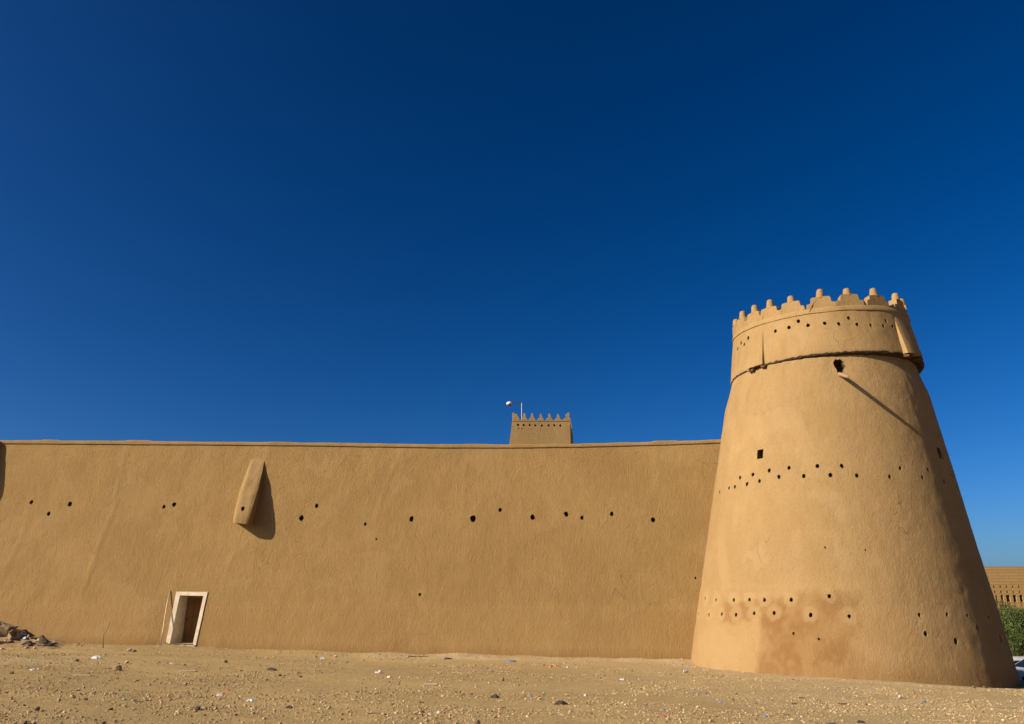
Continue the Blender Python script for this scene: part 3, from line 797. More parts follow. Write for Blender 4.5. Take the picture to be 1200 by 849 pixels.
# ------------------------------------------------------------------ far brick wall at the right, tree, cars
m, t, b = new_mat('mud_brick'); M['brick'] = m
co = nd(t, 'ShaderNodeTexCoord').outputs['Object']
mp = nd(t, 'ShaderNodeMapping'); mp.inputs['Rotation'].default_value = (R(90), 0, 0); t.links.new(co, mp.inputs[0])
br = nd(t, 'ShaderNodeTexBrick'); br.inputs['Scale'].default_value = 1.0; br.inputs['Brick Width'].default_value = 2.6; br.inputs['Row Height'].default_value = .36
br.inputs['Mortar Size'].default_value = .03; br.inputs['Mortar Smooth'].default_value = .8; br.inputs['Bias'].default_value = -.2
br.inputs['Color1'].default_value = (.29, .185, .075, 1); br.inputs['Color2'].default_value = (.26, .165, .065, 1); br.inputs['Mortar'].default_value = (.205, .128, .050, 1)
t.links.new(mp.outputs[0], br.inputs['Vector'])
c = mix(t, ramp(t, noise_n(t, co, .5, 4, .6), [(.4, 0), (.7, .4)]), br.outputs['Color'], (.23, .145, .055))
t.links.new(c, b.inputs['Base Color']); b.inputs['Roughness'].default_value = .95; b.inputs['Specular IOR Level'].default_value = .05
inv = math_n(t, 'SUBTRACT', 1.0, br.outputs['Fac']); t.links.new(bump(t, inv, .03), b.inputs['Normal'])
BYY = 100.0
bw = empty('brick_wall', (75, BYY, -4), 'high mud brick wall with slit windows beyond the tree', 'wall')
zt_ = at_y(1175, 664.3, BYY).z
bm = bmesh.new(); bm_box(bm, (74, BYY+1.5, (zt_-6)/2), (56, 3, zt_+6))
body = bm_obj('brick_face', bm, M['brick'], bw)
cb = bmesh.new(); items = []
for u, v in [(1164.9, 687.3), (1172.3, 687.3), (1179.6, 687.3), (1186.8, 687.3), (1194, 687.3), (1165.8, 693.6), (1173, 693.6), (1180.4, 693.6), (1187.5, 693.6), (1195, 693.6)]:
    p = at_y(u, v, BYY); poly_prism(cb, [p+Vector((-.16, -.3, -.13)), p+Vector((.16, -.3, -.13)), p+Vector((0, -.3, .17))], (0, 1.1, 0)); items.append(('t', p))
for u, v0, v1, ww in [(1167.4, 697.5, 712, .22), (1174, 697.5, 712, .34), (1181, 697.5, 712, .5), (1188.8, 697.5, 712, .42), (1196.4, 697.5, 712, .42)]:
    p = at_y(u, v0, BYY); q = at_y(u, v1, BYY); poly_prism(cb, [Vector((p.x-ww/2, BYY-.3, q.z)), Vector((p.x+ww/2, BYY-.3, q.z)), Vector((p.x+ww/2, BYY-.3, p.z)), Vector((p.x-ww/2, BYY-.3, p.z))], (0, .95, 0)); items.append(('s', p, q, ww))
carve(body, cb)
for it in items:
    bm = bmesh.new()
    if it[0] == 't':
        p = it[1]; poly_prism(bm, [p+Vector((-.14, .55, -.115)), p+Vector((.14, .55, -.115)), p+Vector((0, .55, .145))], (0, .2, 0)); bm_obj('vent_opening', bm, M['raw'], bw)
    else:
        _, p, q, ww = it; zt2 = p.z-.02; zmid = q.z+.45*(p.z-q.z)
        bm_box(bm, (p.x, BYY+.30, (q.z+zmid)/2), (ww-.01, .5, zmid-q.z)); o = bm_obj('window_sill', bm, M['brick'], bw)
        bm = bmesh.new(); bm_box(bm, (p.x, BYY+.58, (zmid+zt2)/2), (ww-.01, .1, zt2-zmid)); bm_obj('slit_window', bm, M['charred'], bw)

def leaf_mat(name, c):
    m, t, b = new_mat(name); g = nd(t, 'ShaderNodeNewGeometry').outputs['Random Per Island']; c = Vector(c)
    t.links.new(ramp(t, g, [(0, c*.55), (.5, c), (1, c*1.6+Vector((.01, .004, 0)))]), b.inputs['Base Color'])
    b.inputs['Roughness'].default_value = .6; b.inputs['Specular IOR Level'].default_value = .2
    return m
M['leaf'] = leaf_mat('olive_leaves', (.040, .060, .013)); M['bark'] = simple('bark', (.12, .085, .055), .95, .35, 8, .03)
def tree(x, y, r, zc, hz, label, seed, nl=9000, group=None):
    rr = np.random.default_rng(seed); gz = g_z(x, y)
    t_ = empty('leafy_tree', (x, y, gz), label, 'tree')
    bm = bmesh.new(); rd = random.Random(seed)
    bm_tube(bm, [(x, y, gz-.2), (x+.1, y, gz+.6), (x, y+.05, gz+1.3), (x+.1, y, zc)], [.26, .2, .17, .08], 9)
    cl = []
    for k in range(26):
        d = Vector((rd.gauss(0, 1), rd.gauss(0, 1), rd.gauss(0, .9))).normalized()*rd.uniform(.45, .95)
        c = Vector((x+d.x*r, y+d.y*r, zc+d.z*hz)); cl.append((c, r*rd.uniform(.22, .40)))
        if k % 2 == 0: bm_tube(bm, [(x, y, gz+1.0+.4*rd.random()), Vector((x, y, zc)).lerp(c, .5)+Vector((0, 0, .1)), c], [.09, .05, .02], 6)
    bm_obj('trunk', bm, M['bark'], t_, True)
    ci = rr.integers(0, len(cl), nl); dirs = rr.normal(size=(nl, 3)); dirs /= np.linalg.norm(dirs, axis=1)[:, None]
    rad_ = np.array([cl[i][1] for i in ci])*rr.uniform(.35, 1.08, nl)**.6
    P = np.array([cl[i][0][:] for i in ci]) + dirs*rad_[:, None]*np.array([1, 1, .75])
    a = rr.normal(size=(nl, 3)); a /= np.linalg.norm(a, axis=1)[:, None]; b_ = np.cross(a, rr.normal(size=(nl, 3))); b_ /= np.linalg.norm(b_, axis=1)[:, None]
    s = rr.uniform(.045, .10, nl)[:, None]
    V = np.stack([P-a*s, P+b_*s*.5, P+a*s, P-b_*s*.5], 1).reshape(-1, 3)
    F_ = np.arange(nl*4).reshape(-1, 4)
    me = bpy.data.meshes.new('crown'); me.from_pydata(V.tolist(), [], F_.tolist()); link('crown', me, M['leaf'], t_)
tc = at_y(1214, 733, 62)
tree(tc.x, 62, 3.5, tc.z-.75, 2.2, 'dark green bushy tree at the right edge between tower and brick wall', 4, 26000)
tree(tc.x+1.5, 67, 4.2, tc.z-1.0, 2.4, 'dense tree added behind the bushy tree to block light from the brick wall', 5, 24000)  # second tree added to block the light of the sunlit wall behind

# cars
def paint(name, c):
    m, t, b = new_mat(name); b.inputs['Base Color'].default_value = (*c, 1); b.inputs['Roughness'].default_value = .4; b.inputs['Metallic'].default_value = .0
    b.inputs['Coat Weight'].default_value = .15; b.inputs['Coat Roughness'].default_value = .05
    co = nd(t, 'ShaderNodeTexCoord').outputs['Object']
    t.links.new(ramp(t, noise_n(t, co, 2.5, 4, .6), [(.35, Vector(c)*.86), (.65, c)]), b.inputs['Base Color']); return m
M['carwhite'] = paint('white_car_paint', (.5, .5, .48)); M['carsilver'] = paint('silver_car_paint', (.25, .28, .31))
M['glass'] = simple('car_glass', (.008, .010, .012), .12, .1, 3, 0, 0, .25); M['tyre'] = simple('tyre_rubber', (.02, .02, .02), .85, .2, 30, .003)
M['rim'] = simple('alloy_rim', (.55, .55, .55), .3, .1, 20, 0, .8); M['lampc'] = simple('headlamp_glass', (.7, .72, .72), .15, .05, 20, 0); M['lampr'] = simple('tail_lamp_red', (.35, .02, .015), .25, .1, 20, 0)
M['trim'] = simple('black_trim', (.03, .03, .03), .6, .2, 20, 0); M['strip_orange'] = simple('orange_side_strip', (.45, .17, .05), .5, .2, 10, 0)  # last one: orange tone for the saloon's side strip
def car(loc, prof, glass, wid, wheels, wr, mat, label, cat, front_z, rear_z, strip=False, screens=()):
    """profile in (x along, z); nose at -x; the camera sees its side"""
    c = empty('parked_car', loc, label, cat); o = Vector(loc); hw = wid/2
    top = max(z for x, z in prof)
    def wz(z): return hw*(1-.13*(z-.3)/(top-.3))
    bm = bmesh.new(); A_ = [bm.verts.new(o+Vector((x, -wz(z), z))) for x, z in prof]; B_ = [bm.verts.new(o+Vector((x, wz(z), z))) for x, z in prof]
    n = len(prof); bm.faces.new(A_); bm.faces.new(B_[::-1])
    for i in range(n): bm.faces.new((A_[i], B_[i], B_[(i+1) % n], A_[(i+1) % n]))
    bmesh.ops.triangulate(bm, faces=[f for f in bm.faces if len(f.verts) > 4])
    bm_obj('body', bm, mat, c)
    for g in glass:
        for s in (-1, 1):
            bm = bmesh.new(); poly_prism(bm, [o+Vector((x, s*(wz(z)-.010), z)) for x, z in g], (0, s*.025, 0)); bm_obj('side_window', bm, M['glass'], c)
    for (x0, z0), (x1, z1) in screens:
        nrm = Vector((z0-z1, 0, x1-x0)).normalized(); nrm = nrm if nrm.z > 0 else -nrm
        q = [o+Vector((x, s*(wz(z)-.10), z))+nrm*.004 for x, z, s in ((x0, z0, -1), (x0, z0, 1), (x1, z1, 1), (x1, z1, -1))]
        bm = bmesh.new(); poly_prism(bm, q, nrm*.012); bm_obj('windscreen', bm, M['glass'], c)
    for x in wheels:
        for s in (-1, 1):
            p = o+Vector((x, s*(hw-.10), wr)); bm = bmesh.new(); bmesh.ops.create_cone(bm, cap_ends=True, segments=28, radius1=wr, radius2=wr, depth=.22, matrix=Matrix.Translation(p) @ Matrix.Rotation(R(90), 4, 'X'))
            bmesh.ops.bevel(bm, geom=[e for e in bm.edges if len(e.link_faces) == 2 and any(len(f.verts) > 4 for f in e.link_faces)], offset=.03, segments=2, affect='EDGES')
            wh = bm_obj('wheel', bm, M['tyre'], c, True, 40)
            bm = bmesh.new(); q = p+Vector((0, s*.105, 0)); bmesh.ops.create_cone(bm, cap_ends=True, segments=20, radius1=wr*.62, radius2=wr*.55, depth=.03, matrix=Matrix.Translation(q) @ Matrix.Rotation(R(90), 4, 'X'))
            for k in range(5):
                t_ = 2*math.pi*k/5; bm_box(bm, q+Vector((math.cos(t_)*wr*.33, s*.015, math.sin(t_)*wr*.33)), (wr*.5, .03, .06), Matrix.Rotation(-t_, 3, 'Y'))
            bm_obj('rim', bm, M['rim'], wh)
    xf = min(x for x, z in prof); xb = max(x for x, z in prof)
    for s in (-1, 1):
        bm = bmesh.new(); bm_box(bm, o+Vector((xf+.10, s*(hw-.26), front_z)), (.22, .40, .15), bevel=.03); bm_obj('headlight', bm, M['lampc'], c)
        bm = bmesh.new(); bm_box(bm, o+Vector((xb-.08, s*(hw-.16), rear_z)), (.2, .22, .26), bevel=.03); bm_obj('tail_light', bm, M['lampr'], c)
        bm = bmesh.new(); bm_box(bm, o+Vector((xf+1.45, s*(hw+.08), .98)), (.14, .2, .14), bevel=.04); bm_obj('wing_mirror', bm, M['trim'], c)
        bm = bmesh.new(); bm_box(bm, o+Vector((.1, s*(hw+.012), .52)), (2.1, .03, .09), bevel=.01); bm_obj('side_strip', bm, M['strip_orange'] if strip else M['trim'], c)
    return c
suv = [(-2.3, .45), (-2.32, .75), (-2.2, 1.0), (-1.2, 1.1), (-.55, 1.68), (-.3, 1.75), (1.9, 1.74), (2.2, 1.62), (2.3, 1.05), (2.32, .45), (1.85, .35), (-1.9, .35)]
sg = [[(-1.0, 1.13), (-.5, 1.6), (.35, 1.62), (.35, 1.12)], [(.45, 1.12), (.45, 1.62), (1.25, 1.62), (1.25, 1.12)], [(1.33, 1.12), (1.33, 1.61), (1.95, 1.58), (2.1, 1.12)]]
ps = at_y(1196, 770.5, 50); gz_ = g_z(ps.x+1.5, 50)
car((ps.x-.4, 50, ps.z-1.74), suv, sg, 1.85, (-1.45, 1.42), .37, M['carwhite'], 'white off-road car parked under the tree at the right edge', 'car', .85, 1.0, False, (((-1.15, 1.14), (-.6, 1.64)), ((2.21, 1.55), (2.29, 1.12))))
sedan = [(-2.2, .35), (-2.25, .6), (-2.1, .82), (-1.1, .95), (-.25, 1.40), (.15, 1.46), (1.0, 1.40), (1.55, 1.05), (2.15, 1.0), (2.25, .75), (2.2, .35), (1.8, .26), (-1.8, .26)]
dg_ = [[(-.92, .98), (-.2, 1.34), (.2, 1.38), (.2, .96)], [(.28, .96), (.28, 1.38), (.95, 1.34), (1.38, 1.0)]]
ps = at_y(1194.2, 783.5, 44.5)
car((ps.x+1.1, 44.5, ps.z-.95), sedan, dg_, 1.75, (-1.35, 1.35), .32, M['carsilver'], 'silver blue saloon car parked in front of the white car', 'car', .68, .8, True, (((-1.0, 1.0), (-.32, 1.36)), ((1.05, 1.37), (1.5, 1.08))))

# ------------------------------------------------------------------ rods by the door, twig
def wall_front(u, v, off):
    p = on_wall(u, v); return on_wall(u, v, off + wall_disp(p.x, p.z))
base = wall_front(187.6, 756.5, .36); topp = wall_front(198.9, 692.5, .02)
bm = bmesh.new(); mids = [base.lerp(topp, f) + Vector((.015*math.sin(f*7), -.01*math.sin(3.14*f), 0)) for f in (-.03, .25, .5, .75, 1)]; bm_tube(bm, mids, [.019, .019, .018, .017, .016], 7)
tag(bm_obj('metal_rod', bm, M['zinc'], None, True), 'thin pale rod leaning on the wall left of the door', 'rod')
base = ground_px(121, 759.6); topp = at_y(128.6, 728.5, base.y-.1); k = base.lerp(topp, .45)+Vector((-.08, -.08, 0))
bm = bmesh.new(); bm_tube(bm, [base-Vector((0, 0, .05)), k, k.lerp(topp, .6)+Vector((.03, 0, 0)), topp], [.022, .02, .018, .012], 6)
tag(bm_obj('dry_branch', bm, M['twig'], None, True), 'thin bent dry branch standing against the wall between rubble and door', 'branch')

# ------------------------------------------------------------------ rocks and litter builders
def px_size(p, n): return n*(p-Vector((0, 0, EYE))).length/FOC
def rock(name, p, sx, sy, sz, mat, label, cat, seed, rot=0, sub=2, group=None, sink=.25, tilt=0):
    bm = bmesh.new(); bmesh.ops.create_icosphere(bm, subdivisions=sub, radius=1)
    sv = Vector((seed*1.7, seed*.3, 1))
    for v in bm.verts:
        d = v.co.normalized()
        q = max(abs(d.x), abs(d.y), abs(d.z)); v.co = d*(.72+.28/q*.6)*(1+.30*noise.noise(d*1.5+sv)+.10*noise.noise(d*4+sv))
        v.co = Vector((v.co.x*sx/2, v.co.y*sy/2, v.co.z*sz/2))
    Mx = Matrix.Translation(p + Vector((0, 0, sz*(.5-sink)))) @ Matrix.Rotation(rot, 4, 'Z') @ Matrix.Rotation(tilt, 4, 'Y')
    bmesh.ops.transform(bm, matrix=Mx, verts=bm.verts)
    o = bm_obj(name, bm, mat, None, True, 30); tag(o, label, cat, group); return o
def slab(name, p, sx, sy, sz, mat, label, cat, eul, seed):
    from mathutils import Euler
    bm = bmesh.new(); bmesh.ops.create_cube(bm, size=1); bmesh.ops.subdivide_edges(bm, edges=bm.edges, cuts=3, use_grid_fill=True)
    sv = Vector((seed*2.1, 0, 3))
    for v in bm.verts:
        n_ = Vector((noise.noise(v.co*2.2+sv), noise.noise(v.co*2.2+sv+Vector((9, 0, 0))), noise.noise(v.co*2.2+sv+Vector((0, 9, 0)))))
        v.co = v.co + n_*.22; k = 1-.25*(abs(v.co.x*2)**4)*(abs(v.co.y*2)**4); v.co = Vector((v.co.x*sx*k, v.co.y*sy*k, v.co.z*sz))
    bmesh.ops.transform(bm, matrix=Matrix.Translation(p) @ Euler(eul).to_matrix().to_4x4(), verts=bm.verts)
    o = bm_obj(name, bm, mat, None, True, 28); tag(o, label, cat); return o
def rag(name, p, sx, sy, h, mat, label, cat, seed, rot=0):
    n_ = 14; V = []; sv = Vector((seed*3.3, 1, 0)); rr = random.Random(seed); lob = [rr.uniform(.55, 1.0) for _ in range(9)]
    for lay in (0, 1):
        for j in range(n_+1):
            for i in range(n_+1):
                a, b_ = 2*i/n_-1, 2*j/n_-1
                th = math.atan2(b_, a); k = .82+.42*noise.noise(Vector((math.cos(th)*1.4, math.sin(th)*1.4, 0))+sv)
                rr_ = max(abs(a), abs(b_)); L = math.hypot(a, b_) or 1; x, y = a/L*rr_*k, b_/L*rr_*k
                z = h*max(0, 1-rr_**3)*(.62+.75*noise.noise(Vector((x*1.6, y*1.6, 0))+sv)) + h*.22*abs(noise.noise(Vector((x*4.5, y*4.5, 2))+sv))*(1-rr_**2)
                V.append(Vector((x*sx/2, y*sy/2, max(-.004, z) + (.006 if lay else -.004))))
    m_ = n_+1; N = m_*m_; F_ = []
    for j in range(n_):
        for i in range(n_):
            q = j*m_+i; F_ += [(q, q+m_, q+m_+1, q+1), (N+q, N+q+1, N+q+m_+1, N+q+m_)]
    for i in range(n_):
        for q0, q1 in ((i, i+1), (n_*m_+i+1, n_*m_+i), ((i+1)*m_, i*m_), (i*m_+n_, (i+1)*m_+n_)): F_.append((q0, q1, N+q1, N+q0))
    Mx = Matrix.Translation(p) @ Matrix.Rotation(rot, 4, 'Z')
    o = mesh(name, [Mx @ v for v in V], F_, mat, None, True, 60); tag(o, label, cat); return o
def stick(name, p, L, r, mat, label, cat, rot=0, tilt=.03, seed=0):
    rr = random.Random(seed); d = Vector((math.cos(rot), math.sin(rot), tilt)); bm = bmesh.new()
    pts = [p + d*(L*(f-.5)) + Vector((0, rr.uniform(-.03, .03)*L*.4, r*.7+abs(tilt)*L*.5)) for f in (0, .3, .65, 1)]
    bm_tube(bm, pts, [r*.8, r, r*.95, r*.6], 6); o = bm_obj(name, bm, mat, None, True, 50); tag(o, label, cat); return o
def board(name, p, L, wd, th, mat, label, cat, rot=0, tilt=.02):
    bm = bmesh.new(); bm_box(bm, p+Vector((0, 0, th*.6+abs(tilt)*L*.3)), (L, wd, th), Matrix.Rotation(rot, 3, 'Z') @ Matrix.Rotation(tilt, 3, 'Y'), bevel=th*.2)
    o = bm_obj(name, bm, mat); tag(o, label, cat); return o
def bottle(name, p, L, r, mat, label, cat, rot=0):
    d = Vector((math.cos(rot), math.sin(rot), 0)); bm = bmesh.new(); q = p+Vector((0, 0, r))
    bm_tube(bm, [q+d*(L*s) for s in (-.5, -.48, -.1, .22, .34, .40, .5)], [r*.6, r, r*.94, r, r*.7, r*.38, r*.36], 12)
    o = bm_obj(name, bm, mat, None, True, 45); tag(o, label, cat); return o

# rubble heap at the far left: every piece a thing of its own
def rub(u, v, back=.0): 
    return on_wall(u, v, .45+back)
mound = []
V = []; nxm, nym = 60, 16
for j in range(nym+1):
    for i in range(nxm+1):
        x = -22.5+6.4*i/nxm; y = WY-2.0+2.1*j/nym
        env = sstep(-16.4, -18.4, x)if False else 1-sstep(-19.6, -16.6, x); e2 = sstep(0, .55, j/nym)
        z = g_z(x, y) - .06 + (.30*env*e2 + .10*env*fbm(Vector((x*1.7, y*1.7, 3)), 4))
        V.append((x, y, z))
m_ = nxm+1
F_ = [(j*m_+i, j*m_+i+1, (j+1)*m_+i+1, (j+1)*m_+i) for j in range(nym) for i in range(nxm)]
me = bpy.data.meshes.new('dirt_mound'); me.from_pydata(V, [], F_); shade(me)
md = link('dirt_mound', me, M['dirt']); tag(md, 'low heap of loose dirt under the rubble at the foot of the wall', 'dirt heap', kind='stuff')
slab('mud_block', rub(4, 741.5), .85, .6, .62, M['slab'], 'large dark crumbling mud block at the left end of the rubble heap', 'mud block', (.2, .15, .4), 1)
slab('broken_slab', rub(19.5, 746.5, .5), .58, .34, .46, M['slab'], 'big brown broken slab with pale top edge in the middle of the rubble heap', 'slab', (.35, .25, .9), 2)
slab('mortar_slab', rub(15, 740, .3), .26, .3, .08, M['slab_pale'], 'pale tan slab lying on top of the big brown slab', 'slab', (.1, -.45, .3), 3)
slab('broken_slab', rub(33.5, 752, .55), .62, .30, .16, M['slab'], 'flat brown slab tilted to the right beside the big brown slab', 'slab', (.6, .22, -.2), 4)
slab('mortar_slab', rub(46, 754, .5), .42, .30, .24, M['slab_pale'], 'pale wedge shaped slab near the right end of the rubble heap', 'slab', (.5, -.55, .2), 5)
slab('broken_slab', rub(50.5, 752, .65), .36, .12, .26, M['charred'], 'dark pointed slab leaning on the pale wedge slab', 'slab', (.2, .75, .1), 6)
slab('broken_slab', rub(58.5, 753.5, .4), .34, .34, .09, M['slab_pale'], 'small pale flat slab at the right tip of the rubble heap', 'slab', (.3, .1, .5), 7)
slab('broken_slab', rub(53, 757.5, .75), .55, .28, .12, M['charred'], 'low dark slab lying at the bottom right of the rubble heap', 'slab', (.1, -.1, .15), 8)
slab('mud_block', rub(3, 754, .85), .55, .4, .22, M['slab'], 'flat grey brown block at the bottom left of the rubble heap', 'mud block', (.1, .05, .2), 9)
slab('mortar_slab', rub(9, 752.5, .9), .22, .2, .12, M['slab_pale'], 'small pale lump beside the flat grey brown block', 'mud lump', (.2, .3, .2), 10)
rag('gap_shade_lump', ground_px(25.5, 758.5)+Vector((0, .3, .0)), .62, .5, .24, M['charred'], 'dark lump added as the shade in the gap below the big brown slab', 'dark lump', 11)  # dark lump stands in for the shaded gap under the slab
rag('dark_cloth', rub(32, 744, .1)+Vector((0, 0, -.3)), .5, .35, .42, M['rag'], 'dark crumpled cloth on top of the rubble heap behind the blue bag', 'cloth', 12)
rock('rubble_stone', rub(10.5, 738, .3), .2, .2, .2, M['stone_dark'], 'dark round stone on top of the large mud block', 'stone', 13)
rag('blue_bag', rub(26, 743.8, .58)+Vector((0, 0, -.06)), .17, .15, .16, M['blue'], 'small blue plastic bag on the rubble heap', 'plastic bag', 14)
rag('white_bag', rub(29.5, 747, .6)+Vector((0, 0, -.06)), .22, .15, .13, M['white'], 'crumpled white plastic bag just below the blue bag', 'plastic bag', 15)
rock('rubble_stone', rub(33.2, 747, .62), .08, .1, .14, M['pink'], 'small pinkish lump beside the crumpled white bag on the rubble', 'lump', 16)
rock('rubble_stone', ground_px(31, 760.3), .20, .16, .11, M['yellow'] if False else M['slab_pale'], 'yellowish flat stone in front of the dark gap lump', 'stone', 17)
rock('rubble_stone', ground_px(40.5, 760.6), .13, .12, .09, M['stone_pale'], 'small whitish stone in front of the rubble heap', 'stone', 18)
rock('rubble_stone', ground_px(2.5, 761), .16, .14, .09, M['stone_pale'], 'pale stone at the left edge below the rubble heap', 'stone', 19)
stick('dark_stick', ground_px(64, 758), .5, .018, M['darkwood'], 'thin dark stick poking out right of the rubble heap', 'stick', .05, .04, 20)

